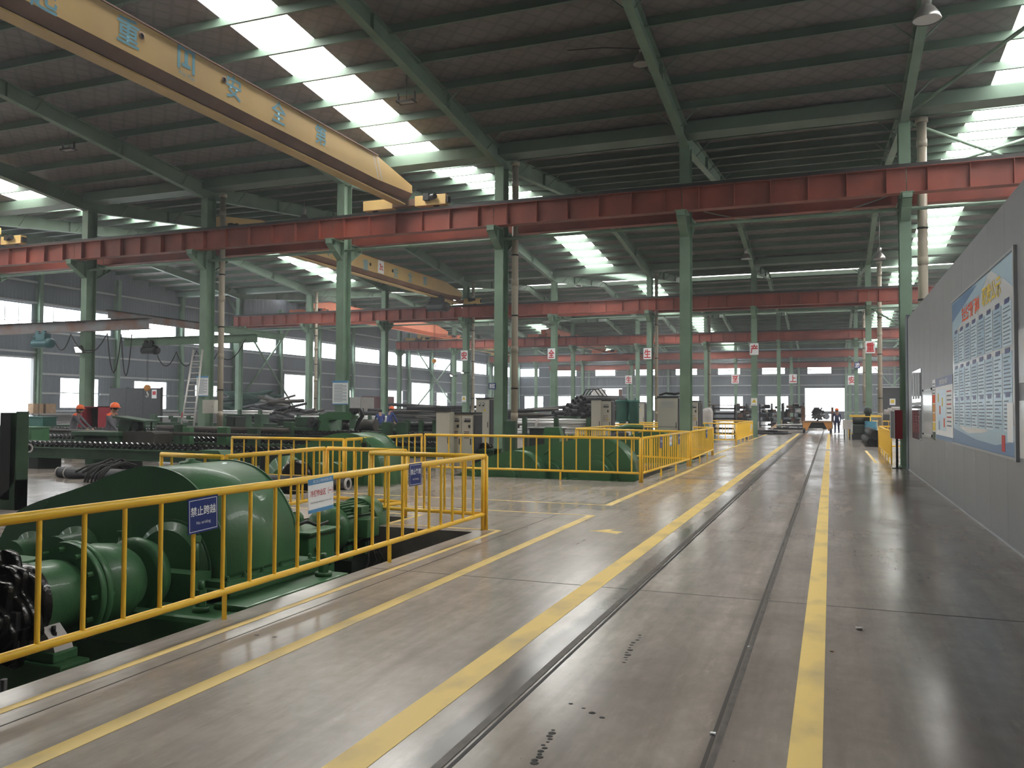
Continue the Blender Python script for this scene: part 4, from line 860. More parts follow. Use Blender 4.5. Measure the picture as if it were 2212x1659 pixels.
downpipe(1532, 73.6, 'cream downpipe at the third row, left of the aisle', .12); downpipe(1866, 73.6, 'white downpipe at the third row, right of the aisle', .12, 1.9)
# ================================================================ COLUMN SIGNS
def colsign(px, py, y, w_, h_, t, lab, col='sign_red', bg='paper_white', grp='character signs on columns'):
    q = PT(px, py, y); e, rt, up, n = plate('character_sign', q, (1, 0, 0), w_, h_, bg, lab, 'sign', grp, th=.02)
    text('lettering', t, col, e, q, rt, up, h_*.78, .004, w_*.82, .03)
for px, py, t, lab in ((1002.5, 768, '安', 'first red character sign of the second column row'), (1191, 764, '全', 'second red character sign of the second column row'), (1398.5, 764, '生', 'third red character sign of the second column row'), (1629, 754, '产', 'fourth red character sign of the second column row'), (1880, 750, '重', 'rightmost red character sign of the second column row')):
    colsign(px, py, 48.95, .48, .66, t, lab)
for px, py, t, lab in ((1358, 820, '生', 'distant faded red character sign left of the tall cabinet'), (1588, 819, '至', 'distant faded red character sign left of the bright doorway'), (1713, 818, '上', 'distant red character sign just left of the doorway'), (1840, 821, '安', 'distant red character sign just right of the doorway')):
    colsign(px, py, 96.9, .8, .98, t, lab)
colsign(1852, 789, 72.9, .42, .52, '涉', 'small dark blue sign with a white character above the doorway', 'print_white', 'sign_blue')
colsign(1063, 834, 24.99, .24, .20, '清洗区', 'small blue sign with white characters at the middle column', 'print_white', 'sign_blue')
def warn(px, py, y, w_, h_, lab):
    q = PT(px, py, y); e, rt, up, n = plate('warning_sign', q, (1, 0, 0), w_, h_, 'paper_white', lab, 'sign', 'electric warning signs', th=.01)
    s = w_*.4; q2 = q+up*h_*.12
    MB().add([q2+rt*a*s+up*b*s+n*t for t in (.001, .004) for a, b in ((-1, -.75), (1, -.75), (0, .95))], [(0, 2, 1), (3, 4, 5), (0, 1, 4, 3), (1, 2, 5, 4), (2, 0, 3, 5)]).build('triangle', 'warn_yellow', e)
    MB().add([q2+rt*a*s*.55+up*(b*s*.55-s*.06)+n*t for t in (.004, .006) for a, b in ((-.1, .6), (.25, .6), (.05, .1), (.3, .1), (-.15, -.8), (0, -.1), (-.25, -.1))], [(0, 1, 2, 3, 4, 5, 6), (13, 12, 11, 10, 9, 8, 7)]).build('lightning_bolt', 'black', e)
    text('lettering', '当心触电', 'black', e, q-up*h_*.38, rt, up, h_*.12, .003, w_*.7, .01)
warn(1629, 868, 48.9, .33, .42, 'white electric warning sign on column beside the aisle'); warn(1002, 862, 48.9, .3, .4, 'white electric warning sign on the first character sign column')
def poster(px0, py0, px1, py1, y, lab):
    a = PT(px0, py1, y); b = PT(px1, py0, y); c = (a+b)/2; w_ = b.x-a.x; h_ = b.z-a.z; e, rt, up, n = plate('notice_poster', c, (1, 0, 0), w_, h_, 'paper_white', lab, 'poster', 'notices on columns', th=.01)
    patch(e, 'band', c, rt, up, n, -w_/2, w_/2, h_*.41, h_/2, 'poster_blue', .003); patch(e, 'band', c, rt, up, n, -w_/2, w_/2, -h_/2, -h_*.46, 'poster_blue', .003)
    for k in range(16): patch(e, 'text_line', c, rt, up, n, -w_*.4, w_*(.4 if k % 3 else .15), h_*(.33-.046*k)-h_*.008, h_*(.33-.046*k)+h_*.008, 'ink_grey', .003)
poster(718, 822, 752, 874, 24.9, 'white notice poster with blue bands on the middle green column'); poster(424, 812, 450, 856, 24.9, 'grey notice poster with blue corner on ladder column')
q = PT(441, 893, 24.8); q2 = PT(467, 864, 24.8); e = empty('breaker_box', (q.x, 24.8, q.z), 'grey breaker box on the ladder column', 'electric box'); MB().bbox((q.x, 24.7, q.z), (q2.x, 24.9, q2.z), .01).build('case', 'cabinet_cream', e); MB().bbox((q.x+.1, 24.685, q.z+.02), (q2.x-.01, 24.7, q2.z-.02), .004).build('door', 'cabinet_cream', e); MB().tube((q2.x-.06, 24.67, (q.z+q2.z)/2), (q2.x-.06, 24.69, (q.z+q2.z)/2), .015, 8).build('lock', 'black', e)
# ================================================================ DRAW BENCHES
def bench(y, x0, x1, lab, zc=.60, links=True, posts=(), m='bench_green', pipe=None):
    e = empty('draw_bench', ((x0+x1)/2, y, 0), lab, 'draw bench', 'green draw benches')
    for s in (-1, 1):
        MB().box((x0, y+s*.24-.03, zc-.30), (x1, y+s*.24+.03, zc-.08)).box((x0, y+s*.24-.09, zc-.32), (x1, y+s*.24+.09, zc-.29)).box((x0, y+s*.24-.09, zc-.09), (x1, y+s*.24+.09, zc-.06)).build('bed_rail', m, e)
    n = int((x1-x0)/2.6)
    for i in range(n+1):
        x = x0+.4+(x1-x0-.8)*i/n; MB().box((x-.16, y-.34, 0), (x+.16, y+.34, zc-.32)).build('pedestal', 'bench_dark', e)
    for x, h, mm in posts: MB().bbox((x-.16, y-.52, 0), (x+.16, y-.34, h), .012).build('guide_post', mm, e)
    if links:
        c = empty('draw_chain', ((x0+x1)/2, y, zc-.05), 'greasy black link chain on the bench, ' + links, 'chain', 'greasy draw chains')
        k0 = None; x = x0+.1; st = .17
        while x < x1-.1:
            if k0 is None:
                mb = MB()
                for sy in (-.09, .09):
                    pr = []
                    for i in range(14):
                        a = 2*math.pi*i/14; pr.append((x+.12*math.cos(a), zc+.02+.055*math.sin(a)*(1.35 if abs(math.cos(a)) > .45 else .75)))
                    mb.prism(pr, 'y', y+sy-.028, y+sy+.028, smooth=True)
                mb.tube((x+.085, y-.15, zc+.02), (x+.085, y+.15, zc+.02), .032, 8)
                mb.xf(Matrix.Translation((x, y, zc)) @ Matrix.Rotation(R(14), 4, 'Y') @ Matrix.Translation((-x, -y, -zc)))
                k0 = mb.build('chain_link', 'greasy_black', c, off=(x, y, zc))
            else: clone(k0, c, (x, y, zc))
            x += st
    if pipe:
        zz, rr, px0, px1 = pipe; o = MB().tube((px0, y-.38, zz), (px1, y-.38, zz), rr, 12).build('mandrel_rod', 'pipe_brown', off=((px0+px1)/2, y-.38, zz)); tag(o, 'long brown mandrel rod resting along the ' + lab.split(',')[0][:40], 'rod', 'mandrel rods')
    return e
G1, G2 = 'bench_green', 'machine_green'
bench(15.6, -24.5, -10.2, 'green draw bench nearest the camera, behind loose floor pipes', links='nearest of them', posts=())
bench(19.1, -30, -7.7, 'green draw bench, second from the camera', links='second from the camera', zc=.62, posts=[(PT(x, 950, 18.7).x, h, mm) for x, h, mm in ((391, 1.08, G1), (406, 1.0, G2), (485, 1.02, G2), (550, 1.0, G1))])
bench(23.4, -33, -10.6, 'green draw bench, third from the camera', links='third from the camera', zc=.72, posts=[(PT(x, 930, 23).x, h, mm) for x, h, mm in ((625, 1.1, G1), (838, 1.12, G1), (870, 1.12, G1), (1105, 1.2, G1))], m='bench_dark')
bench(28.4, -36, -14, 'green draw bench, fourth from the camera', links=None, zc=.8, posts=[(PT(x, 920, 28).x, 1.3, G1) for x in (560, 700, 1010)])
bench(33.5, -38, -14.5, 'green draw bench, farthest from the camera', links=None, zc=.85, posts=[(PT(x, 910, 33).x, 1.2, G1) for x in (330, 480, 760)])
o = MB().tube((PT(60, 946, 18.4).x, 18.4, .86), (PT(560, 946, 18.4).x, 18.4, .80), .05, 10).build('mandrel_rod', 'pipe_brown', off=(-20, 18.4, .8)); tag(o, 'long thin dark mandrel rod above the second bench', 'rod')
o = MB().tube((PT(340, 933, 22.8).x, 22.8, .86), (PT(625, 938, 22.8).x, 22.8, .82), .075, 10).build('mandrel_rod', 'pipe_brown', off=(-20, 22.6, .8)); tag(o, 'thick brown mandrel rod in front of the third bench', 'rod')
# draw carriages / heads
def carriage(px, y, lab, flip=1, m='bench_green'):
    x = PT(px, 950, y).x; e = empty('draw_carriage', (x, y, 0), lab, 'draw carriage', 'draw carriages')
    MB().bbox((x-1.15, y-.45, .78), (x+.55, y+.45, .90), .02).build('top_plate', m, e); MB().bbox((x-1.1, y-.4, .42), (x-.75, y+.4, .78), .02).build('side_cheek', m, e); MB().bbox((x+.1, y-.4, .42), (x+.5, y+.4, .78), .02).build('side_cheek', m, e)
    MB().box((x-.75, y-.36, .50), (x+.1, y+.36, .56)).box((x-.75, y-.36, .66), (x+.1, y+.36, .70)).build('cross_plate', 'bench_dark', e)
    MB().prism([(x+.55, .45), (x+1.55, .45), (x+1.62, .86), (x+1.5, .92), (x+.55, .92)], 'y', y-.32, y+.32).build('wedge_block', 'pipe_brown', e)
    MB().prism([(x+.1, .90), (x+.45, .90), (x+.6, 1.2), (x+.15, 1.3)], 'y', y-.05, y+.05).build('bracket', m, e); MB().prism([(x+.1, 1.32), (x+1.2, 1.2), (x+1.2, 1.16), (x+.1, 1.26)], 'y', y-.25, y+.25).build('hood', m, e)
    MB().tube((x+1.15, y-.2, 1.18), (x+1.18, y-.2, .9), .03, 6).tube((x+1.0, y+.2, 1.2), (x+1.0, y+.2, .9), .03, 6).build('strut', m, e); MB().tube((x+.75, y-.12, 1.05), (x+.75, y+.12, 1.05), .13, 12).build('roller', 'bench_dark', e)
    MB().box((x-.9, y-.2, 0), (x-.6, y+.2, .42)).box((x+.15, y-.2, 0), (x+.4, y+.2, .42)).build('guide_shoe', m, e)
    return e
carriage(252, 17.2, 'green draw carriage with slanted hood beside the two grey workers')
def head(px, y, lab):
    x = PT(px, 930, y).x; e = empty('drawing_head', (x, y, 0), lab, 'drawing head', 'drawing heads')
    MB().bbox((x-1.6, y-.35, 0), (x+1.3, y+.35, .72), .04).build('base', 'bench_dark', e); MB().bbox((x-1.7, y-.35, .72), (x-.2, y+.35, .92), .03).build('table', 'bench_green', e)
    MB().prism([(x-.05, .72), (x+.5, .72), (x+.28, 1.22), (x+.1, 1.22)], 'y', y-.3, y+.3).build('support', 'machine_green', e)
    MB().prism([(x-.1, 1.16), (x-.02, 1.32), (x+.3, 1.42), (x+1.15, 1.42), (x+1.25, 1.3), (x+1.15, 1.16), (x+.4, 1.16), (x+.2, 1.05)], 'y', y-.22, y+.22).build('clamp_arm', 'machine_green', e)
    MB().tube((x+.85, y, .72), (x+.85, y, 1.2), .13, 14).tube((x+.85, y, .72), (x+.85, y, .82), .3, 14).build('piston', 'greasy_black', e)
    MB().path([(x+1.2, y, 1.4), (x+1.45, y, 1.5), (x+1.5, y, 1.3), (x+1.35, y, 1.1), (x+1.25, y, .8)], .07, 8).build('hose', 'black', e); MB().bbox((x+1.1, y-.2, 1.42), (x+1.45, y+.2, 1.56), .03).build('valve_block', 'black', e)
    MB().bbox((x-.95, y-.35, .92), (x-.35, y+.35, 1.25), .03).build('motor_box', 'bench_green', e); MB().lathe([(.17, -.1), (.17, .1)], (x-.25, y-.3, 1.08), 'y', 16).build('pulley', 'pipe_grey', e); MB().lathe([(.06, -.13), (.06, .13)], (x-.25, y-.32, 1.08), 'y', 12).build('pulley_hub', 'black', e)
head(700, 24.25, 'dark green drawing head with curved clamp arm behind middle drive')
q = PT(795, 918, 26); o = MB().lathe([(.22, -.3), (.19, -.28), (.19, .3), (.22, .32)], (q.x, 26, q.z), 'x', 18).build('motor_drum', 'pipe_brown', off=q); tag(o, 'small grey motor drum right of the clamp arm', 'motor'); 
q = PT(795, 918, 26); o = MB().bbox((q.x-.35, 25.7, 0), (q.x+.35, 26.3, q.z-.22), .02).build('drum_stand', 'bench_dark', off=(q.x, 26, 0)); tag(o, 'dark stand under the small grey motor drum', 'stand')
# low green boxes and frames between the benches
for i, (px0, px1, py0, py1, y, m, lab) in enumerate(((500, 520, 900, 945, 25.6, 'bench_dark', 'dark green tall machine cabinet right of the cream downpipe'), (500, 535, 895, 925, 30.4, 'bench_green', 'green machine box behind the third bench'), (610, 658, 905, 930, 26.2, 'bench_dark', 'dark green bin with open front behind third bench'), (625, 660, 905, 925, 30.2, 'machine_green', 'green cover box left of the clamp arm'), (30, 88, 922, 960, 17.9, 'machine_green', 'green machine box with yellow hook block above, left edge'), (50, 108, 900, 922, 23.5, 'teal_green', 'long teal tank behind the left green box'), (1150, 1215, 925, 950, 25.7, 'bench_dark', 'dark tray in front of the bright tube bundle'), (1215, 1250, 900, 912, 40, 'bench_green', 'small green rack under the stacked big pipes'))):
    a = PT(px0, py1, y); b = PT(px1, py0, y); e = empty('machine_box', ((a.x+b.x)/2, y, 0), lab, 'machine box', 'machine boxes')
    MB().bbox((a.x, y-.3, 0), (b.x, y+.3, b.z-.04), .02).build('body', m, e); MB().box((a.x-.03, y-.33, b.z-.04), (b.x+.03, y+.33, b.z)).build('lid', m, e); MB().box((a.x+.08, y-.315, b.z*.35), (b.x-.08, y-.30, b.z*.8)).build('door', m, e); MB().tube(((a.x+b.x)/2-.1, y-.34, b.z*.6), ((a.x+b.x)/2+.1, y-.34, b.z*.6), .015, 6).build('handle', 'black', e)
# ================================================================ PIPES
def pipe(name, p, q, r, m, lab, grp=None, cat='pipe', n=12, ends=None, wall=.72):
    o = MB().ring(p, q, r, r*wall, n).build(name, m, off=p); tag(o, lab, cat, grp)
    if ends:
        d = (Vector(q)-Vector(p)).normalized()
        for P, s in ((Vector(p), 1), (Vector(q), -1)):
            MB().ring(P-d*s*.012, P+d*s*.02, r*1.04, r*.7, n).build('end_ring', ends[0], o); MB().tube(P+d*s*.10, P+d*s*.11, r*.71, n).build('bore_paint_or_shade', ends[1], o)  # red discs are paint, black ones stand in for shade in the bore
    return o
FP1 = GP(128, 1031); FP2 = GP(146, 1007)
p = Vector((FP1.x, FP1.y, .115)); pipe('floor_pipe', p, p+Vector((7.0, .15, 0)), .115, 'pipe_grey', 'dark grey pipe lying on the floor, front one of two', 'loose floor pipes', ends=('tarp_white', 'black'))
p = Vector((PT(146, 1000, 13.55).x, 13.55, .115)); pipe('floor_pipe', p, p+Vector((7.0, .15, 0)), .115, 'pipe_grey', 'dark grey pipe lying on the floor behind its twin', 'loose floor pipes', ends=('tarp_white', 'black'))
q = PT(250, 1000, 13.2); e = empty('rope_bundle', (q.x, 13.1, 0), 'black rope slings tangled over the two floor pipes', 'rope')
for k in range(6):
    x = q.x - .2 + .09*k; s_ = random.uniform(-.1, .1); MB().path([(x-.06, 12.66, .03), (x-.02+s_*.3, 12.68, .2), (x+.05, 12.8, .30+.03*(k % 3)), (x+.14+s_, 13.1, .38+.05*(k % 2)), (x+.05, 13.45, .34), (x-.1+s_, 13.62, .25), (x-.2, 13.3, .40+.04*(k % 3)), (x-.3, 12.95, .34), (x-.33-s_, 12.75, .22)], .022, 6).build('rope', 'rubber', e)
for i, (px, py, y, r, lab) in enumerate(((62, 968, 11.6, .085, 'pipe with white rim and red bore beside the L-shaped stand'), (12, 992, 10.7, .085, 'pipe with white rim and red bore at the left edge'), (2, 1003, 10.3, .07, 'lowest pipe with white rim at the left edge'))):
    q = PT(px, py, y); pipe('red_bore_pipe', q, q-Vector((6, 0, 0)), r, 'pipe_dark', lab, 'red bore pipes', ends=('tarp_white', 'box_red'))
# L shaped green pipe stand
q = GP(30, 1100); e = empty('pipe_stand', (q.x, q.y, 0), 'green L-shaped pipe stand at the left edge', 'pipe stand')
x, y = q.x, q.y
MB().box((x-.20, y-.10, .12), (x-.18+.0, y+.10, 1.46)).box((x+.13, y-.10, 0), (x+.15, y+.10, 1.48)).box((x-.18, y-.008, .12), (x+.13, y+.008, 1.46)).build('post', 'bench_green', e); MB().box((x-.19, y-.10, .15), (x+.02, y-.095, 1.46)).build('dark_face', 'black', e)  # black sheet makes the left face of the post darker
MB().prism([(x-1.3, 0), (x+.15, 0), (x+.15, .45), (x+.02, .32), (x-.15, .2), (x-1.3, .16)], 'y', y-.10, y+.10).build('foot', 'bench_green', e); MB().prism([(x-.75, .16), (x-.6, .16), (x-.28, .7), (x-.38, .72)], 'y', y-.09, y+.02).build('timber_brace', 'wood', e)
MB().box((x-.2, y+.1, .62), (x-3, y+.3, .70)).box((x-.2, y+.1, .35), (x-3, y+.3, .42)).build('carrier_bar', 'bench_green', e)
def pile(px0, px1, ybase, y, rows, r, L, m, lab, grp, name='stacked_pipe', axis=(1, 0, 0), jit=.0, n=10, slope=0., z0=0., wall=.72, lift=None, x_is_end=True, maxn=200):
    a = PT(px0, 900, y).x; b = PT(px1, 900, y).x; d = Vector(axis).normalized(); base = None; cnt = 0; w = b-a
    side = Vector((-d.y, d.x, 0))
    nc = max(1, int(w/(2*r)))
    for k in range(rows):
        for i in range(nc-k):
            if cnt >= maxn: return
            off = (i+k*.5-nc/2+.5)*2*r + random.uniform(-jit, jit)*.5
            p = Vector(((a+b)/2, y, z0+r+k*r*1.74 + random.uniform(0, jit)*.3)) + side*off + d*random.uniform(-jit, jit)*3
            p.y = max(p.y, y-3)
            if base is None or jit > .05: o = pipe(name, p, p+d*L+Vector((0, random.uniform(-jit, jit)*2, random.uniform(0, jit)*2)), r, m, lab, grp, n=n, wall=wall); base = base or o
            else:
                o = base.copy(); C.objects.link(o); o.location = p; tag(o, lab, None, grp)
            cnt += 1
# big black pipes stacked with open ends facing the camera side
ry = 41.0; a = PT(1192, 905, ry); xs0 = PT(1216, 905, ry).x
base = None; k_ = 0
BL = 'big black pipe in the pyramid stack left of the cream cabinet'
for (px, py) in [(1195, 893), (1201, 902), (1219, 885), (1226, 877), (1232, 890), (1243, 886), (1234, 880), (1240, 875), (1252, 872), (1248, 883), (1256, 869), (1260, 885), (1265, 878), (1246, 862), (1255, 860), (1263, 864), (1249, 868), (1240, 897), (1252, 897), (1262, 893), (1258, 903), (1270, 897), (1268, 887), (1268, 903), (1229, 896), (1238, 868), (1271, 880), (1222, 898), (1247, 905), (1260, 875), (1272, 868), (1275, 890)]:
    p = PT(px, py, ry + random.uniform(-.4, .6)); d = Vector((.5, .87, 0)).normalized()
    if base is None: base = pipe('stacked_pipe', p, p+d*3, .155, 'pipe_dark', BL, 'big black stacked pipes', n=14)
    else: o = base.copy(); C.objects.link(o); o.location = p; tag(o, BL, None, 'big black stacked pipes')
q = PT(1278, 856, 42); e = empty('lifting_sling', q-Vector((0, 0, .05)), 'dark lifting sling looped on top of the pipe stack', 'sling')
for k in range(3): MB().path([q+Vector((-.5+.15*k, 0, 0)), q+Vector((-.3+.2*k, 0, .35)), q+Vector((.1+.2*k, .1, .4)), q+Vector((.4+.2*k, .1, .02))], .03, 6).build('sling_loop', 'rubber', e)
# racks that carry the pipe stack
e = empty('pipe_rack', PT(1240, 930, 42.3)*Vector((1, 1, 0)) if False else (PT(1240, 930, 42.3).x, 42.3, 0), 'dark steel rack beneath the big black pipe stack', 'pipe rack')
x = PT(1240, 900, 42.3).x
for dx in (-1.0, .3, 1.4): MB().box((x+dx-.1, 40.8, 0), (x+dx+.1, 43.4, .82)).build('trestle', 'bench_dark', e)
# bright tubes
def bundle(px0, px1, py, y, nn, r, lab, grp, m='pipe_bright', rows=3, dy=.0):
    a = PT(px0, py, y); b = PT(px1, py, y); base = None; d = b.x-a.x
    for k in range(rows):
        for i in range(nn):
            p = Vector((a.x+random.uniform(-.25, .25), y+i*2*r+(k % 2)*r, a.z+k*r*1.76))
            if base is None: base = pipe('bright_tube', p, p+Vector((d, 0, 0)), r, m, lab, grp, 'tube', n=8)
            else: o = base.copy(); C.objects.link(o); o.location = p; tag(o, lab, None, grp)
    e = empty('tube_trestle', ((a.x+b.x)/2, y, 0), 'green trestle set under the ' + lab, 'trestle', 'tube trestles')
    for t in (.08, .5, .92):
        x = a.x+d*t; MB().box((x-.08, y-.1, 0), (x+.08, y+nn*2*r+.1, a.z-r-.005)).box((x-.08, y-.25, a.z-r-.1), (x+.08, y-.1, a.z+rows*r*1.8)).build('trestle', 'bench_green', e)
bundle(1124, 1288, 934, 30.5, 6, .055, 'bright silver tube in the bundle left of the cream cabinet', 'silver tubes in the middle', rows=6)
bundle(640, 760, 911, 36, 5, .05, 'bright silver tube behind the clamp arm', 'silver tubes behind clamp arm', rows=4)
bundle(775, 830, 912, 39, 5, .055, 'bright silver tube left of the blue workers', 'silver tubes beside blue workers', rows=4)
bundle(470, 575, 893, 37.5, 5, .04, 'bright silver tube behind the ladder column', 'silver tubes behind ladder', rows=3)
bundle(330, 420, 900, 34, 2, .03, 'thin silver tube beside the leaning ladder foot', 'silver tubes at ladder foot', rows=1)
bundle(880, 950, 935, 27.6, 3, .09, 'thick grey tube left of the cream control cabinet', 'thick grey tubes', m='pipe_grey', rows=3)
q0 = PT(1160, 918, 30.4); e = empty('tie_band', (q0.x, 30.4, q0.z-.15), 'pale cloth band tied around the silver tube bundle', 'band'); 
for k in range(2): MB().path([q0+Vector((.06*k, -.07, .22)), q0+Vector((.06*k-.03, -.09, .0)), q0+Vector((.06*k-.08, -.09, -.2)), q0+Vector((.06*k-.1, -.06, -.35))], .035, 6).build('cloth', 'tarp_white', e)
# scrap heaps of bent and cut tubes
def heap(cx, y, wx, hz, wy, nn, r, L, mats, lab, grp, seed, flat=.18, name='scrap_pipe', yaw0=0., yawv=.5):
    rnd = random.Random(seed)
    for i in range(nn):
        t = rnd.uniform(-1, 1); s = rnd.uniform(-1, 1); top = hz*max(.12, 1-abs(t)**1.5)*max(.2, 1-.6*abs(s)); z = rnd.uniform(.08, 1)*top
        z = min(z, top*.93); c = Vector((cx+t*wx, y+s*wy, r+z)); yaw = yaw0+rnd.uniform(-yawv, yawv); pit = rnd.uniform(-flat, flat); l = L*rnd.uniform(.6, 1.15); d = Vector((math.cos(yaw)*math.cos(pit), math.sin(yaw)*math.cos(pit), math.sin(pit)))
        zmin = min((c-d*l/2).z, (c+d*l/2).z)
        if zmin < r: c.z += r-zmin
        pipe(name, c-d*l/2, c+d*l/2, r*rnd.uniform(.6, 1.25), mats[i % len(mats)], lab, grp, 'pipe', n=8, wall=.7)
x = PT(597, 880, 44).x; heap(x, 44, 4.0, 2.5, 1.0, 210, .11, 2.6, ['pipe_dark', 'pipe_dark', 'pipe_grey', 'pipe_brown'], 'cut dark pipe in the scrap heap left of the downpipe', 'scrap pipes at the bright gate', 3, .32)
x = PT(760, 885, 52).x; heap(x, 52.6, 5.5, 1.25, .9, 70, .10, 6, ['pipe_dark', 'pipe_brown', 'pipe_grey'], 'dark pipe in the low heap behind the middle column', 'scrap pipes behind middle column', 4, .05)
x = PT(930, 880, 52).x; heap(x, 52, 5.2, 1.95, .8, 130, .10, 6.5, ['pipe_dark', 'pipe_dark', 'pipe_brown'], 'dark pipe in the heap behind the blue workers', 'dark pipes behind blue workers', 5, .10)
x = PT(1150, 888, 46).x; heap(x, 46, 3.4, 1.75, .9, 110, .10, 4, ['pipe_dark', 'pipe_brown', 'pipe_dark', 'pipe_grey'], 'dark pipe in the heap left of the big pipe stack', 'dark pipes beside the big stack', 6, .10, yaw0=.15)
x = PT(1722, 920, 70).x; heap(x, 70.5, .9, .5, .8, 26, .06, 2.4, ['pipe_dark', 'pipe_grey', 'pipe_bright'], 'loose bar in the low pile right of the sand heap', 'loose bars by the far columns', 8, .04)
x = PT(1660, 925, 56).x; heap(x, 56, .5, .32, .4, 16, .045, 1.9, ['pipe_dark', 'pipe_dark'], 'black bar in the small stack beside the second row column', 'black bars at the column', 9, .02, yawv=.12)
x = PT(855, 900, 30.5).x; heap(x, 31.5, 1.2, .5, .4, 10, .09, 3.0, ['pipe_grey', 'pipe_dark'], 'grey pipe in the low pile below the blue workers', 'grey pipes below blue workers', 11, .03, yawv=.1)
# ================================================================ CONTROL CABINETS
def cabinet(px0, px1, pyt, y, lab, doors=1, meters=True, vent=False, side_dark=True, dpt=.45, h=None, buttons=True, warn_=True):
    a = PT(px0, 900, y); b = PT(px1, 900, y); zt = h or PT((px0+px1)/2, pyt, y).z; x0, x1 = a.x, b.x
    e = empty('control_cabinet', ((x0+x1)/2, y, 0), lab, 'cabinet', 'cream control cabinets')
    MB().bbox((x0, y, 0), (x1, y+dpt, zt), .008).build('body', 'cabinet_cream', e); MB().box((x0-.02, y-.03, zt), (x1+.02, y+dpt+.02, zt+.05)).build('roof_cap', 'cabinet_dark', e)
    if side_dark: MB().box((x1, y+.02, .05), (x1+.03, y+dpt, zt-.02)).build('side_panel', 'cabinet_dark', e)
    wd = (x1-x0)/doors
    for i in range(doors):
        u0, u1 = x0+i*wd+.012, x0+(i+1)*wd-.012; d = MB().bbox((u0, y-.02, .10), (u1, y, zt-.04), .005).build('door', 'cabinet_cream', e)
        MB().box((u1-.05, y-.035, zt*.48), (u1-.03, y-.02, zt*.58)).build('handle', 'black', d)
        if vent:
            for j in range(4): MB().box((u0+.1, y-.03, zt*.92-j*.055), (u1-.1, y-.021, zt*.92-j*.055+.025)).build('vent_slot', 'frame_steel', d)
            MB().box((u0, y-.026, zt*.50), (u1, y-.0215, zt*.505)).build('seam', 'cabinet_dark', d)
        if meters:
            nm = 4 if buttons else 2
            for j in range(nm):
                mx_ = u0+wd*.22+j*(wd*.56/nm); MB().box((mx_, y-.04, zt*.87), (mx_+wd*.10, y-.02, zt*.93)).build('meter', 'black', d); MB().box((mx_+.008, y-.042, zt*.895), (mx_+wd*.10-.008, y-.0395, zt*.925)).build('meter_face', 'paper_white', d)
            if buttons:
                MB().box((u0+wd*.62, y-.06, zt*.77), (u0+wd*.72, y-.02, zt*.82)).build('switch', 'black', d)
                for r_ in range(4):
                    for c_ in range(4): MB().tube((u0+wd*(.26+.12*c_), y-.035, zt*(.70-.035*r_)), (u0+wd*(.26+.12*c_), y-.02, zt*(.70-.035*r_)), .012, 8).build('button', ('black', 'box_red', 'black', 'black')[(r_*2+c_) % 4], d)
        if warn_:
            cx = u0+wd*.66; cz = zt*(.64 if buttons else .80); MB().add([(cx-.045, y-.026, cz-.04), (cx+.045, y-.026, cz-.04), (cx, y-.026, cz+.045)], [(0, 1, 2)]).build('warning_label', 'warn_yellow', d)
    return e
cabinet(942, 973, 889, 18.35, 'plain tall end unit of the cream cabinets behind the railing', meters=False, dpt=.6, warn_=False, side_dark=False)
cabinet(973.5, 1022, 895, 18.6, 'double door cream control cabinet with meters behind long railing', doors=2, dpt=.5)
cabinet(1028, 1057, 862, 26.6, 'tall narrow cream cabinet left of the middle column', buttons=False, dpt=.5, side_dark=True)
cabinet(1277, 1298, 864, 30.2, 'plain grey side unit joined to the meter cabinet', meters=False, dpt=.5, warn_=False, side_dark=False)
cabinet(1298.5, 1320, 866, 30.3, 'cream meter cabinet right of the big pipe stack', dpt=.5)
cabinet(1421, 1464, 859, 27.6, 'wide cream cabinet with vent slots beside the column', meters=False, vent=True, dpt=.7, warn_=False)
cabinet(1368, 1392, 870, 46, 'small distant cream cabinet behind the teal hammer', buttons=False, dpt=.5)
cabinet(1490, 1508, 868, 34.5, 'narrow cream cabinet right of the first row column', dpt=.5); cabinet(1509, 1513, 869, 34.9, 'very narrow second cream cabinet behind it', dpt=.5, meters=False, warn_=False)
q = PT(1443, 857, 27.9); o = MB().path([q+Vector((-.3, 0, .06)), q+Vector((-.1, .1, .12)), q+Vector((.2, .15, .09)), q+Vector((.35, .2, .12))], .04, 6).build('rag_bundle', 'black', off=q); tag(o, 'black rag bundle lying on the vented cabinet', 'rag')
q = PT(1488, 922, 26.4); e = empty('fire_extinguisher', (q.x, 26.4, 0), 'red fire extinguisher on a white stand right of the column', 'extinguisher'); MB().lathe([(.06, 1.0), (.065, 1.05), (.065, 1.38), (.03, 1.46), (.02, 1.5)], (q.x, 26.4, 0), 'z', 14).build('cylinder', 'box_red', e); MB().box((q.x-.12, 26.3, .7), (q.x+.12, 26.5, 1.0)).box((q.x-.1, 26.32, 0), (q.x+.1, 26.48, .7)).build('stand', 'white_paint', e); MB().path([(q.x, 26.4, 1.5), (q.x+.06, 26.35, 1.45), (q.x+.08, 26.33, 1.25)], .012, 6).build('hose', 'black', e)
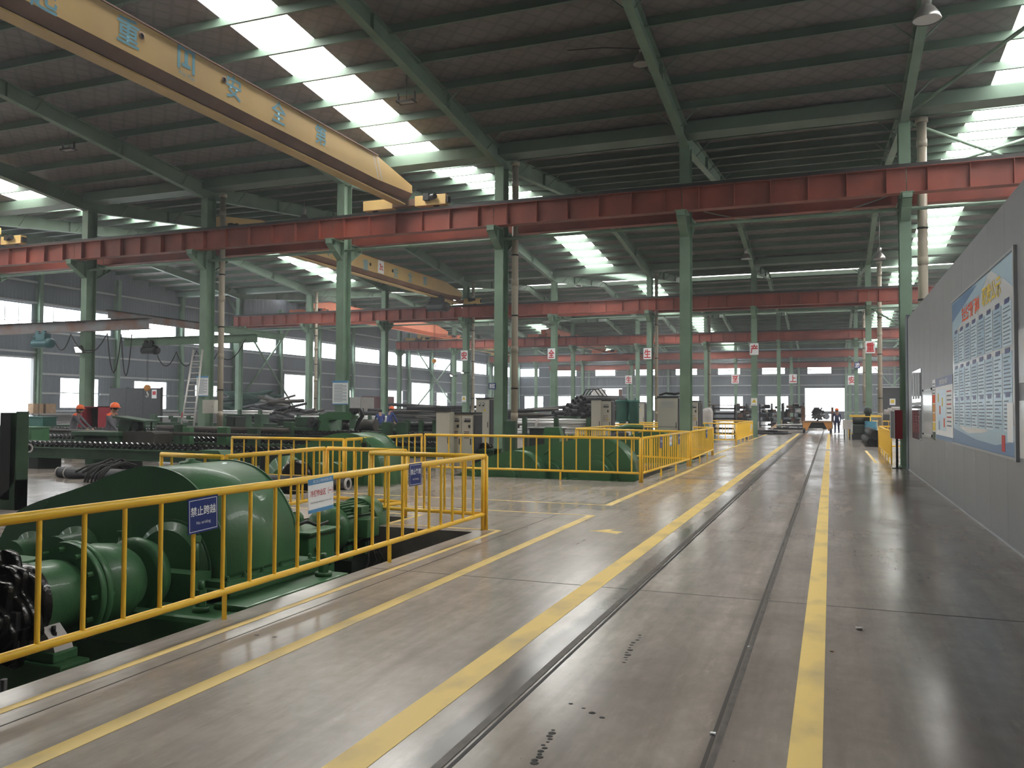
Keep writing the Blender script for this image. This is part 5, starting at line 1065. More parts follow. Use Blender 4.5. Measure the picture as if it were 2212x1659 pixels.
# teal forging hammer
y = 37.0; a = PT(1330, 940, y); b = PT(1376, 864, y); x0, x1 = a.x, b.x; zt = b.z; e = empty('forging_hammer', ((x0+x1)/2, y, 0), 'teal forging hammer with twin cylinders behind the railings', 'forging hammer')
MB().lathe([(.27, 1.0), (.29, 1.02), (.29, zt-.1), (.33, zt-.08), (.33, zt)], (x0+.32, y, 0), 'z', 20).build('ram_cylinder', 'teal_green', e); MB().lathe([(.25, .9), (.25, zt-.12), (.29, zt-.1), (.29, zt-.01)], (x0+.82, y, 0), 'z', 20).build('pump_cylinder', 'teal_green', e)
MB().prism(bez([(x0+.75, 0), (x0+.75, .9), (x0+.6, 1.15), (x0+.8, 1.6), (x1-.15, 1.35), (x1, .8), (x1+.08, .3), (x1+.1, 0)], 4), 'y', y-.22, y+.22, True).build('frame_body', 'teal_green', e)
MB().box((x0+.2, y-.14, .62), (x0+.44, y+.14, 1.05)).build('ram', 'black', e); MB().bbox((x0+.1, y-.2, 0), (x0+.55, y+.2, .5), .02).build('anvil', 'bench_dark', e); MB().tube((x0-.05, y-.3, .98), (x0+.45, y-.3, .98), .03, 8).build('lever', 'teal_green', e); MB().lathe([(.42, -.06), (.42, .06)], (x1+.45, y+.3, .42), 'x', 24).build('flywheel', 'bench_dark', e)
for k, xx in enumerate((x0+.2, x0+.5, x0+.9)): MB().tube((xx, y, zt), (xx, y, zt+.09), .03, 8).build('valve_stem', 'teal_green', e)
# ================================================================ NOTICE WALL (partition enclosure on the right)
WX = 1.90
part_ = empty('wall_partition', (WX, 16, 0), 'blue grey panel partition carrying the notice boards', None, None, 'structure')
mat('panel_grey', (.26, .275, .295), .42, vary=.10, vscale=.8, spec=.5)
yy = 2.0; ye = 24.62; st = (ye-yy)/20
for k in range(20): MB().box((WX, yy+k*st+.003, .02), (WX+.1, yy+(k+1)*st-.003, 3.96)).build('wall_panel', 'panel_grey', part_, off=(WX, yy+k*st, 0))
MB().box((WX+.03, yy, 0), (WX+.09, ye, 3.95)).build('panel_core', 'trim_blue', part_); MB().box((WX-.01, yy, 0), (WX, ye, .03)).build('floor_track', 'frame_steel', part_)
MB().box((WX-.015, ye-.55, 0), (WX+.22, ye+.12, 4.05)).build('corner_trim', 'trim_blue', part_); MB().box((WX+.1, ye-.02, 0), (9, ye+.08, 3.96)).build('return_panel', 'panel_grey', part_); MB().box((WX+.02, yy, 3.96), (9, ye, 4.0)).build('roof_panel', 'panel_grey', part_)
bl = MB().lathe([(.02, 0), (.06, .01), (.06, .07), (.02, .08)], (WX+.05, ye+.02, 4.05), 'z', 12).build('corner_knob', 'black', part_)
BX = WX-.012; UP = Vector((0, 0, 1)); RT = Vector((0, -1, 0)); NN = Vector((-1, 0, 0))   # reading direction on the wall runs towards -Y
def board(y0, y1, z0, z1, m, lab, cat='notice board', th=.012, name='notice_board'):
    c = Vector((BX, (y0+y1)/2, (z0+z1)/2)); e = empty(name, (BX, c.y, z0), lab, cat, 'boards on the notice wall'); MB().box((BX, y0, z0), (WX, y1, z1)).build('backing', m, e); return e, c, abs(y1-y0), z1-z0
def pr(e, nm, c, x0, x1, y0, y1, m, d=.0015): patch(e, nm, c, RT, UP, NN, x0, x1, y0, y1, m, d)
mat('poster_sky', (.36, .55, .70), .30); mat('poster_deep', (.06, .20, .42), .3); mat('poster_white', (.66, .70, .74), .25)
# large safety board
e, c, W_, H_ = board(10.42, 15.42, 1.04, 3.32, 'poster_white', 'large pale blue notice board printed with many text columns')
MB().box((BX-.025, 10.36, 1.0), (WX, 10.42, 3.36)).box((BX-.02, 10.42, 3.32), (WX, 15.45, 3.35)).box((BX-.02, 10.42, 1.01), (WX, 15.45, 1.04)).build('edge_frame', 'frame_steel', e)
def poly(e, nm, c, pts, m, d=.002):
    n = len(pts); MB().add([c + RT*a + UP*b + NN*t for t in (d*.3, d) for a, b in pts], [tuple(range(n)), tuple(range(2*n-1, n-1, -1))]).build(nm, m, e)
hw, hh = W_/2, H_/2
poly(e, 'top_wave', c, [(-hw, hh), (-hw, hh*.45)]+[(-hw+W_*t, hh*(.45+.5*t**.6)) for t in (.12, .25, .4, .55)]+[(hw*.35, hh)], 'poster_sky'); poly(e, 'top_wave', c, [(hw*.4, hh), (hw*.75, hh*.80), (hw, hh*.62), (hw, hh)], 'poster_sky', .0024)
poly(e, 'top_wave', c, [(-hw, hh*.98), (-hw, hh*.72), (-hw*.5, hh*.84), (0, hh*.97), (-hw*.2, hh*.99)], 'poster_deep', .003)
poly(e, 'bottom_wave', c, [(-hw, -hh), (hw, -hh), (hw, -hh*.70), (hw*.6, -hh*.66), (hw*.2, -hh*.80), (-hw*.4, -hh*.84), (-hw, -hh*.72)], 'poster_sky'); poly(e, 'bottom_wave', c, [(-hw, -hh), (hw, -hh), (hw, -hh*.84), (hw*.5, -hh*.92), (-hw*.1, -hh*.90), (-hw, -hh*.80)], 'poster_deep', .003)
text('lettering', '安全生产责任清单', 'cloth_orange', e, c+UP*hh*.73-RT*hw*.25, RT, UP, .24, .004, 1.6, .02); text('lettering', '职责公示', 'warn_yellow', e, c+UP*hh*.76+RT*hw*.42, RT, UP, .26, .004, 1.3, .02)
for r in range(3):
    zt = hh*(.54-.50*r) if r < 2 else -hh*.40
    zb = zt - (hh*.44 if r < 2 else hh*.36)
    for k in range(8):
        x0 = -hw*.94 + k*W_*.118; x1 = x0+W_*.104; pr(e, 'text_panel', c, x0, x1, zb, zt, 'poster_pale' if (k+r) % 2 else 'poster_sky', .0032); pr(e, 'heading_tab', c, x0+W_*.025, x1-W_*.025, zt-.015, zt+.045, 'sign_blue', .0045)
        mbk = MB(); rnd = random.Random(r*10+k)
        for j in range(int((zt-zb)/.045)-1):
            z = zt-.06-.045*j; xr = x0+.04+(x1-x0-.08)*rnd.choice((1, 1, .9, .6, .85)); mbk.add([c + RT*a + UP*b + NN*.0042 for a, b in ((x0+.03, z-.008), (xr, z-.008), (xr, z+.008), (x0+.03, z+.008))], [(0, 1, 2, 3)])
        mbk.build('text_lines', 'ink_grey', e)
pr(e, 'paper_slip', c, hw*.80, hw*.93, -hh*.86, -hh*.47, 'paper_white', .006); pr(e, 'red_stamp', c, hw*.66, hw*.74, -hh*.97, -hh*.80, 'sign_red', .006)
# second colour board and narrow chart
e, c, W_, H_ = board(15.5, 17.9, 1.02, 2.16, 'paper_white', 'small blue framed risk map board left of the large board')
hw, hh = W_/2, H_/2; pr(e, 'band', c, -hw, hw, hh*.72, hh, 'sign_blue'); pr(e, 'band', c, -hw, hw, -hh, -hh*.86, 'poster_deep'); pr(e, 'map_area', c, -hw*.8, hw*.25, -hh*.7, hh*.6, 'poster_pale')
text('lettering', '安全风险分布图', 'print_white', e, c+UP*hh*.86, RT, UP, .10, .004, 1.1, .02)
for k, (a, b, m) in enumerate(((-.7, .5, 'warn_yellow'), (-.5, .1, 'cloth_orange'), (-.2, .35, 'warn_yellow'), (-.6, -.4, 'poster_deep'), (.0, -.3, 'cloth_orange'))): pr(e, 'zone', c, hw*a, hw*(a+.12), hh*(b-.28), hh*b, m, .003)
for j in range(9): pr(e, 'text_line', c, hw*.38, hw*.85, hh*(.52-.13*j)-.012, hh*(.52-.13*j)+.012, 'sign_red' if j % 3 == 0 else 'ink_grey', .003)
e, c, W_, H_ = board(17.95, 18.45, 1.0, 2.16, 'paper_white', 'narrow rainbow risk chart strip beside the whiteboard')
for j, m in enumerate(('cloth_orange', 'orange_soft', 'orange_soft', 'warn_yellow', 'bench_green')): pr(e, 'colour_block', c, -.22, .22, .28-.18*j-.16, .28-.18*j, m, .002)
for j in range(4): pr(e, 'text_line', c, -.2, .18, .48-.06*j, .505-.06*j, 'ink_grey', .002)
e, c, W_, H_ = board(18.5, 20.25, 1.03, 2.0, 'poster_white', 'blank whiteboard with aluminium frame', 'whiteboard', name='whiteboard'); mat('gloss_white', (.62, .63, .64), .12)
pr(e, 'writing_surface', c, -W_/2+.03, W_/2-.03, -H_/2+.03, H_/2-.03, 'gloss_white', .003); MB().box((BX-.03, 18.5, 1.0), (WX, 20.25, 1.03)).build('pen_tray', 'aluminium', e)
for y in (18.53, 20.22): MB().box((BX-.02, y-.03, 1.02), (BX, y+.03, 1.07)).box((BX-.02, y-.03, 1.97), (BX, y+.03, 2.01)).build('corner_clip', 'black', e)
# clear acrylic document frames
mat('acrylic', (.24, .25, .27), .04, spec=.8); e, c, W_, H_ = board(20.75, 22.9, 1.75, 2.5, 'acrylic', 'glossy clear document frame, upper one of two', 'document frame', name='document_frame')
for j in range(3): pr(e, 'paper', c, -.9+.62*j, -.4+.62*j, -.3, .3, 'panel_grey', .002)
e, c, W_, H_ = board(20.75, 22.9, .88, 1.68, 'acrylic', 'glossy document frame with red writing, lower one of two', 'document frame', name='document_frame')
for j in range(3):
    text('lettering', '安全\n警示', 'sign_red', e, c+RT*(-.65+.62*j), RT, UP, .5, .003, .34)
# posters at the right picture edge
e, c, W_, H_ = board(8.6, 10.29, 1.85, 2.42, 'poster_white', 'white safety poster with small figure at right edge, upper', 'poster', name='safety_poster'); poly(e, 'figure', c, [(-.55, -.05), (-.45, -.2), (-.38, -.05), (-.36, .1), (-.42, .2), (-.5, .18), (-.56, .08)], 'poster_deep'); pr(e, 'figure_top', c, -.56, -.38, .02, .14, 'orange_soft', .003)
for j in range(4): pr(e, 'text_line', c, -.6, .6, -.22-.02*j*0-.03*j*.5, -.21-.03*j*.5, 'ink_grey', .002)
e, c, W_, H_ = board(8.6, 10.29, 1.05, 1.66, 'poster_white', 'white safety poster with small pictures at right edge, lower', 'poster', name='safety_poster'); pr(e, 'picture', c, -.6, -.2, .02, .14, 'rust', .002); pr(e, 'picture', c, -.6, -.2, -.2, -.05, 'ink_grey', .002); text('lettering', '安全生产', 'sign_red', e, c+UP*.22, RT, UP, .08, .003, .5)
# ---- red fire hydrant box on a post
q = GP(1938, 1012); x, y = q.x, q.y; zt = PT(1938, 886, y).z; zb = PT(1938, 948, y).z
e = empty('fire_box', (x, y, 0), 'red fire box with grey door on a steel post', 'fire box'); a = PT(1923, 900, y).x; b = PT(1949, 900, y).x
MB().box((x-.03, y-.03, 0), (x+.03, y+.03, zb)).box((x-.12, y-.12, 0), (x+.12, y+.12, .02)).build('post', 'dark_steel', e); MB().bbox((a+.09, y-.1, zb), (b, y+.14, zt), .01).build('case', 'box_red', e); MB().bbox((a, y-.12, zb+.02), (a+.09, y+.16, zt-.03), .008).build('door', 'frame_steel', e); MB().box((a+.085, y-.125, zb), (a+.105, y+.165, zt)).build('door_edge', 'white_paint', e)
# three big black pipes on the floor
for i, (px, py, lab) in enumerate(((1883, 968, 'large black pipe on the floor, left of the lower pair'), (1899, 968, 'large black pipe on the floor against the yellow railing'), (1892, 950, 'large black pipe lying on top of the other two'))):
    c = PT(px, py, 38.5); z = [.19, .19, .53][i]; pipe('large_pipe', (c.x, 38.5, z), (c.x+.0, 46, z), .185, 'pipe_dark', lab, 'large black pipes', n=24, wall=.86, ends=('pipe_dark', 'black'))
# blue barrel, pump stand, post
q = PT(1888, 925, 44); e = empty('blue_drum', (q.x, 47.5, 0), 'blue steel drum beside the dark pump stand', 'drum'); MB().lathe([(.29, 0), (.3, .02), (.3, .32), (.315, .34), (.3, .36), (.3, .64), (.315, .66), (.3, .68), (.3, .96), (.29, .98)], (q.x, 47.5, 0), 'z', 22).build('shell', 'barrel_blue', e); MB().lathe([(.285, .975), (.285, .985)], (q.x, 47.5, 0), 'z', 22).build('lid', 'barrel_blue', e)
a = PT(1840, 945, 48); b = PT(1882, 905, 48); e = empty('pump_stand', ((a.x+b.x)/2, 48, 0), 'dark pump unit on a yellow pipe frame right of the aisle', 'pump unit')
MB().box((a.x, 47.6, 0), (b.x, 48.6, .28)).build('sump', 'black', e); MB().bbox((a.x+.05, 47.7, .28), (a.x+.75, 48.5, .8), .04).build('tank', 'bench_dark', e); MB().lathe([(.18, -.4), (.2, -.35), (.2, .35)], (a.x+.45, 48, 1.0), 'x', 18).build('motor', 'bench_dark', e)
for yv, zz in ((47.65, 1.22), (48.55, 1.28)): MB().tube((a.x-.1, yv, zz), (b.x+.5, yv, zz), .03, 8).tube((a.x+.9, yv, 0.3), (a.x+.9, yv, zz), .03, 8).build('pipe_frame', 'safety_yellow', e)
MB().box((b.x-.30, 47.7, 0), (b.x-.05, 48, 1.35)).lathe([(.14, 1.35), (.2, 1.42), (.2, 1.62), (.12, 1.7)], (b.x-.17, 47.85, 0), 'z', 12).build('mast', 'bench_dark', e); MB().box((a.x-.45, 47.7, .55), (a.x-.03, 47.78, 1.05)).build('notice_plate', 'tarp_white', e); MB().box((a.x-.4, 47.72, 0), (a.x-.34, 47.78, .55)).box((a.x-.14, 47.72, 0), (a.x-.08, 47.78, .55)).build('notice_leg', 'black', e)
# dark machine room behind
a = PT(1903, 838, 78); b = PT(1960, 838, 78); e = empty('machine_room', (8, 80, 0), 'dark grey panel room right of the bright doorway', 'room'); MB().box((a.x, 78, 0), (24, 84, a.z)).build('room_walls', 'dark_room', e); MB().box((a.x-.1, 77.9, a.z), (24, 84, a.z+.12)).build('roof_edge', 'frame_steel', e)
q = PT(1928, 868, 77.95); e, rt, up, n = plate('warning_sign', q, (1, 0, 0), .45, .55, 'paper_white', 'small pale warning sign on the dark room', 'sign', 'electric warning signs'); patch(e, 'pictogram', q, rt, up, n, -.14, .14, -.1, .18, 'warn_yellow', .004)
for k in range(3):
    q = PT(1910+8*k, 890-3*k, 56); pipe('grey_log_pipe', (q.x, 56, q.z), (q.x+5, 57, q.z), .16, 'tarp_white', 'pale grey pipe stacked behind the fire box', 'pale pipes behind fire box', n=12)
e = empty('pale_pipe_rest', (PT(1935, 900, 56).x, 56.6, 0), 'dark trestle under the pale grey pipes', 'trestle'); q = PT(1910, 890, 56); MB().box((q.x+.5, 56, 0), (q.x+.8, 57, q.z-.17)).box((q.x+3.5, 56, 0), (q.x+3.8, 57, q.z-.17)).build('trestle', 'bench_dark', e)
# ---- transfer cart with tube bundle on the rails
a = GP(1741, 934); x0, x1 = -1.95, .22; y = 60.5
e = empty('transfer_cart', (-.95, y, 0), 'yellow transfer cart with timber deck on the floor rails', 'cart'); MB().box((x0-.1, y, .72), (x1+.1, y+3.6, .80)).build('deck', 'wood', e)
for s, xx in ((1, x0+.15), (-1, x1-.15)): MB().prism([(xx, .15), (xx+s*.25, .15), (xx+s*.55, .72), (xx, .72)], 'y', y+.05, y+.35).build('end_bracket', 'orange_soft', e); MB().tube((xx, y+.1, .16), (xx+s*.16, y+.1, .16), .16, 14).build('wheel', 'black', e)
MB().box((x0+.1, y+.3, .3), (x1-.1, y+3.4, .72)).build('chassis', 'bench_dark', e)
for xx in (x0+.05, x1-.2):
    for yv in (y+.2, y+3.2): MB().box((xx, yv, .80), (xx+.15, yv+.15, 1.75)).build('stake', 'rust', e)
base = None; cl_ = 'dark tube in the round bundle on the transfer cart'
for j in range(-5, 6):
    for i in range(-5, 6):
        xx = (i+.5*(j % 2))*.108; zz = j*.094
        if xx*xx+zz*zz > (.36+.12*math.sin(i*2.3+j*1.7)**2)**2: continue
        p = Vector((-.82+xx, y+.1+.25*((i*7+j*3) % 5)/5, 1.31+zz))
        if base is None: base = pipe('cart_tube', p, p+Vector((0, 3, 0)), .054, 'black', cl_, 'tubes on the transfer cart', 'tube', n=8, wall=.06)
        else: o = base.copy(); C.objects.link(o); o.location = p; tag(o, cl_, None, 'tubes on the transfer cart')
# cart rails in the floor
for x, lab, gx in ((-1.60, 'dark sunken cart rail nearest the yellow railings', .05), (-.50, 'dark sunken cart rail nearest the notice wall', -.03)):
    e = empty('cart_rail', (x, 30, 0), lab, 'rail', 'cart rails'); MB().box((x-(.022 if gx > 0 else .014), .2, .0003), (x+(.022 if gx > 0 else .014), 118, .004)).build('rail_head', 'rail_worn', e); MB().box((x+gx-.011, .2, .0003), (x+gx+.009, 118, .0016)).build('flange_groove', 'black' if gx > 0 else 'joint_dark', e)
# sand, sacks, shelves, far stores
q = GP(1690, 925); mbs = MB(); n = 16; vs = [(q.x, q.y, .75)]; fs = []
for j, (rr, zz) in enumerate(((.35, .52), (.75, .22), (1.15, 0.))):
    for k in range(n): a = 2*math.pi*k/n; w_ = 1+.12*math.sin(3*a+j); vs.append((q.x+rr*w_*math.cos(a), q.y+rr*w_*math.sin(a), zz))
fs += [(0, 1+k, 1+(k+1) % n) for k in range(n)] + [(1+j*n+k, 1+(j+1)*n+k, 1+(j+1)*n+(k+1) % n, 1+j*n+(k+1) % n) for j in range(2) for k in range(n)]
o = mbs.add(vs, fs, True).build('sand_heap', 'sand', off=(q.x, q.y, 0)); tag(o, 'small cone of orange sand at the far column', 'sand heap')
def blob(name, c, d, m, lab, cat, seed, sub=3, rough=.12):
    bm = bmesh.new(); bmesh.ops.create_icosphere(bm, subdivisions=sub, radius=1); rnd = random.Random(seed); ph = [rnd.uniform(0, 6) for _ in range(6)]
    for v in bm.verts:
        k = 1+rough*(math.sin(4*v.co.x+ph[0])+math.sin(5*v.co.y+ph[1])+math.sin(6*v.co.z+ph[2]))
        s = [math.copysign(abs(a)**.6, a) for a in v.co]; v.co = Vector((c[0]+s[0]*d[0]*k, c[1]+s[1]*d[1]*k, max(0, c[2]+s[2]*d[2]*k)))
    mb = MB(); bm.verts.index_update(); mb.add([v.co for v in bm.verts], [[v.index for v in f.verts] for f in bm.faces], True); bm.free(); o = mb.build(name, m, off=(c[0], c[1], 0)); tag(o, lab, cat); return o
q = PT(1526, 900, 44.0); blob('bulk_bag', (q.x, 44, .8), (.34, .4, .86), 'tarp_white', 'crumpled white bulk bag right of the narrow cabinets', 'bag', 1, 3, .07); q = PT(1605, 905, 46); blob('white_sack', (q.x, 46, .5), (.4, .35, .42), 'tarp_white', 'white sack sitting behind the farthest yellow railing', 'sack', 2)
a = PT(1541, 925, 50); b = PT(1590, 876, 50); e = empty('storage_rack', ((a.x+b.x)/2, 50, 0), 'black storage rack with rusty top right of the bulk bag', 'rack')
for xx in (a.x, b.x-.08): MB().box((xx, 49.6, 0), (xx+.08, 50.4, b.z)).build('upright', 'black', e)
for j in range(6): MB().box((a.x, 49.6, b.z*(j+.4)/6.2), (b.x, 50.4, b.z*(j+.4)/6.2+.10)).build('shelf', 'black', e)
MB().box((a.x-.2, 49.5, b.z), (b.x+.2, 50.5, b.z+.04)).build('rusty_sheet', 'rust', e)
for i, (px0, px1, py0, py1, y, m, lab) in enumerate(((1592, 1630, 872, 905, 70, 'rust', 'brown store rack left of the second row column'), (1640, 1690, 872, 915, 78, 'dark_steel', 'grey stock rack of profiles left of the doorway'), (1690, 1737, 870, 915, 74, 'rust', 'brown timber and steel rack just left of the doorway'), (753, 780, 858, 890, 68, 'container_grey', 'pale shuttered container behind the middle column'), (780, 826, 856, 892, 72, 'container_red', 'dark red container behind the blue workers'), (235, 347, 838, 908, 37, 'dark_steel', 'dark steel screen wall left of the ladder'), (468, 598, 840, 872, 51.5, 'mesh_green', 'dark green net covered stack at the side wall'))):
    a = PT(px0, py1, y); b = PT(px1, py0, y); e = empty('store_rack', ((a.x+b.x)/2, y, 0), lab, 'rack', 'stock stores')
    dp = 1.5 if i not in (5,) else .06
    if i in (3, 4):
        MB().bbox((a.x, y, 0), (b.x, y+2.4, b.z), .03).build('box_body', m, e)
        for j in range(8): MB().box((a.x+.05, y-.03, .2+j*(b.z-.3)/8), (b.x-.05, y-.001, .2+(j+.7)*(b.z-.3)/8)).build('shutter_slat', m, e)
    elif i == 5:
        for j in range(3): MB().box((a.x+(b.x-a.x)*j/3+.01, y, 0), (a.x+(b.x-a.x)*(j+1)/3-.01, y+.06, b.z)).build('screen_sheet', m, e)
        for j in range(4): xx = a.x+(b.x-a.x)*j/3; MB().box((xx-.05, y+.06, 0), (xx+.05, y+.14, b.z+.05)).build('screen_post', 'black', e)
    elif i == 6:
        MB().box((a.x, y, 0), (b.x, y+2, .1)).build('pallet', 'wood', e)
        rnd = random.Random(4)
        for j in range(16):
            x_a = a.x+rnd.uniform(-.2, .9); x_b = b.x-rnd.uniform(-.2, 1.2); zz = .3+b.z*.84*(j/16.); pts = [(x_a+(x_b-x_a)*t, y+.5+rnd.uniform(-.3, .4), zz+.18*math.sin(5*t+j)+rnd.uniform(-.06, .06)) for t in (0, .15, .3, .5, .7, .85, 1)]
            MB().path(pts, [.08, .2, .24, .22, .25, .18, .07], 7).build('net_roll', m, e)
    else:
        for xx in (a.x, (a.x+b.x)/2, b.x-.1): MB().box((xx, y, 0), (xx+.1, y+dp, b.z)).build('upright', 'dark_steel', e)
        for j in range(5):
            MB().box((a.x, y, b.z*(j+.5)/5.5-.06), (b.x, y+dp, b.z*(j+.5)/5.5)).build('shelf', 'dark_steel', e)
            rnd = random.Random(i*9+j)
            for k in range(5): xx = a.x+(b.x-a.x)*rnd.uniform(0, .8); MB().box((xx, y-.05, b.z*(j+.5)/5.5), (xx+(b.x-a.x)*rnd.uniform(.1, .3), y+dp-.1, b.z*(j+.5)/5.5+rnd.uniform(.1, .35))).build('stock', ('dark_steel', m, 'tarp_white', 'rust')[k % 4], e)
for i, (px, y, z, lab) in enumerate(((328, 36.9, 2.9, 'small red white notice on the dark steel screen'),)):
    q = PT(333, 851, 36.985); e, rt, up, n = plate('small_notice', q, (1, 0, 0), .35, .5, 'paper_white', lab, 'sign'); patch(e, 'print', q, rt, up, n, -.12, .12, -.05, .15, 'sign_red', .003)
q = PT(178, 925, 24.2); b = PT(213, 878, 24.2); e = empty('red_tool_locker', ((q.x+b.x)/2, 24.2, 0), 'red open tool locker between the two grey workers', 'locker')
MB().box((q.x, 24.2, 0), (q.x+.03, 24.8, b.z)).box((b.x-.03, 24.2, 0), (b.x, 24.8, b.z)).box((q.x, 24.2, b.z-.03), (b.x, 24.8, b.z)).box((q.x, 24.77, 0), (b.x, 24.8, b.z)).build('carcass', 'box_red', e); MB().box((q.x+.04, 24.6, .1), (b.x-.04, 24.7, b.z-.1)).build('shade_panel', 'black', e); MB().box((q.x-.03, 24.0, .02), (q.x+.2, 24.2, b.z-.02)).build('door', 'box_red', e)  # black panel stands in for the shade inside the open locker
# wind braces of the side wall and cross braces right of the aisle
def brace(p, q, lab): o = MB().tube(p, q, .085 if abs(p[0]) > 40 else .05, 8).build('wind_brace', 'steel_green', off=p); tag(o, lab, 'brace', 'diagonal wind braces', 'structure')
bx = XL+.55
for i, (p, q) in enumerate((((490, 640), (640, 888)), ((640, 690), (500, 888)), ((893, 745), (985, 888)), ((985, 770), (895, 885)))): brace(PX(*p, bx), PX(*q, bx), 'diagonal wind brace of the side wall, number %d' % (i+1))
y = 96.9
for i, (p, q, yy) in enumerate((((1890, 795), (1960, 870), 97.0), ((1960, 795), (1890, 880), 97.0), ((1905, 770), (1945, 740), 97.0))): brace(PT(*p, yy), PT(*q, yy), 'diagonal brace right of the aisle, number %d' % (i+1))
# roof wind bracing over the right side
for i, (p, q) in enumerate((((1.94, 25.25, 9.6), (7.94, 37, 10.7)), ((7.94, 25.25, 9.6), (1.94, 37, 10.7)), ((1.94, 24.9, 9.6), (7.94, 13.6, 10.75)), ((1.94, 49.25, 7.2), (7.94, 49.25, 3.2)))): brace(p, q, 'green roof brace at the right of the first row, number %d' % (i+1))
# ladder leaning on the column
p0 = GP(390, 968) if False else PT(395, 960, 23.9); l0 = Vector((PT(398, 940, 23.9).x, 23.9, 0)); l1 = PT(428, 756, 24.7); e = empty('ladder', l0, 'aluminium extension ladder leaning on the left column', 'ladder'); sx = Vector((.23, 0, 0))
for s in (-1, 1): MB().tube(l0+sx*s*1.35, l1+sx*s*.9, .035, 8).build('stile', 'aluminium', e)
for k in range(1, 17): c = l0.lerp(l1, k/17.); w_ = 1.35-.45*k/17; MB().tube(c-sx*w_, c+sx*w_, .018, 6).build('rung', 'aluminium', e)
c = l0.lerp(l1, .32); MB().tube(c-sx*1.25-Vector((.02, 0, 0)), c-sx*1.25+(l1-l0)*.05, .045, 8).build('red_tape', 'sign_red', e)
# yard vehicles glimpsed through the doorway, glare put into the pale cab colour
q = PT(1758, 890, 150); e = empty('parked_truck', (q.x, 150, 0), 'red truck with pale glare painted in seen through the open doorway', 'truck'); MB().bbox((q.x-2.5, 150, .6), (q.x+1, 152.2, 2.6), .1).build('cab', 'tarp_white', e); MB().bbox((q.x+1.2, 150, .9), (q.x+7, 152.2, 1.4), .05).build('bed', 'dark_steel', e)
for dx in (-1.8, 2, 4.5): MB().tube((q.x+dx, 149.95, .5), (q.x+dx, 150.3, .5), .5, 14).build('wheel', 'black', e)
# wall boxes at the side wall
for i, (px, py, lab) in enumerate(((78, 878, 'tan cardboard box on the side wall ledge, left'), (105, 880, 'tan cardboard box on the side wall ledge, right'))):
    q = PX(px, py, XL+.4); o = MB().bbox((XL+.13, q.y-.35, 1.15), (XL+.6, q.y+.35, 1.75), .02).build('carton', 'wood', off=(XL+.4, q.y, 1.15)); tag(o, lab, 'box', 'cartons on ledge')
o = MB().box((XL+.12, 36.5, 1.05), (XL+.65, 44, 1.15)).build('wall_ledge', 'concrete_wall', off=(XL+.4, 40, 1.05)); tag(o, 'concrete ledge below the side wall window', 'ledge', None, 'structure')
# small debris on the floor
for i, (px, py, lab, m, s) in enumerate(((1540, 1587, 'white crumb on the floor at the picture bottom', 'paper_white', .012), (1617, 1398, 'white crumb beside the right-hand rail', 'paper_white', .008), (1797, 1408, 'pale chip right of the yellow line', 'wood', .01), (1856, 1360, 'pale bent chip on the dark lane', 'tarp_white', .02))):
    q = GP(px, py); blob('floor_chip', (q.x, q.y, s*.4), (s, s*.8, s*.5), m, lab, 'debris', 20+i, 2, .2)
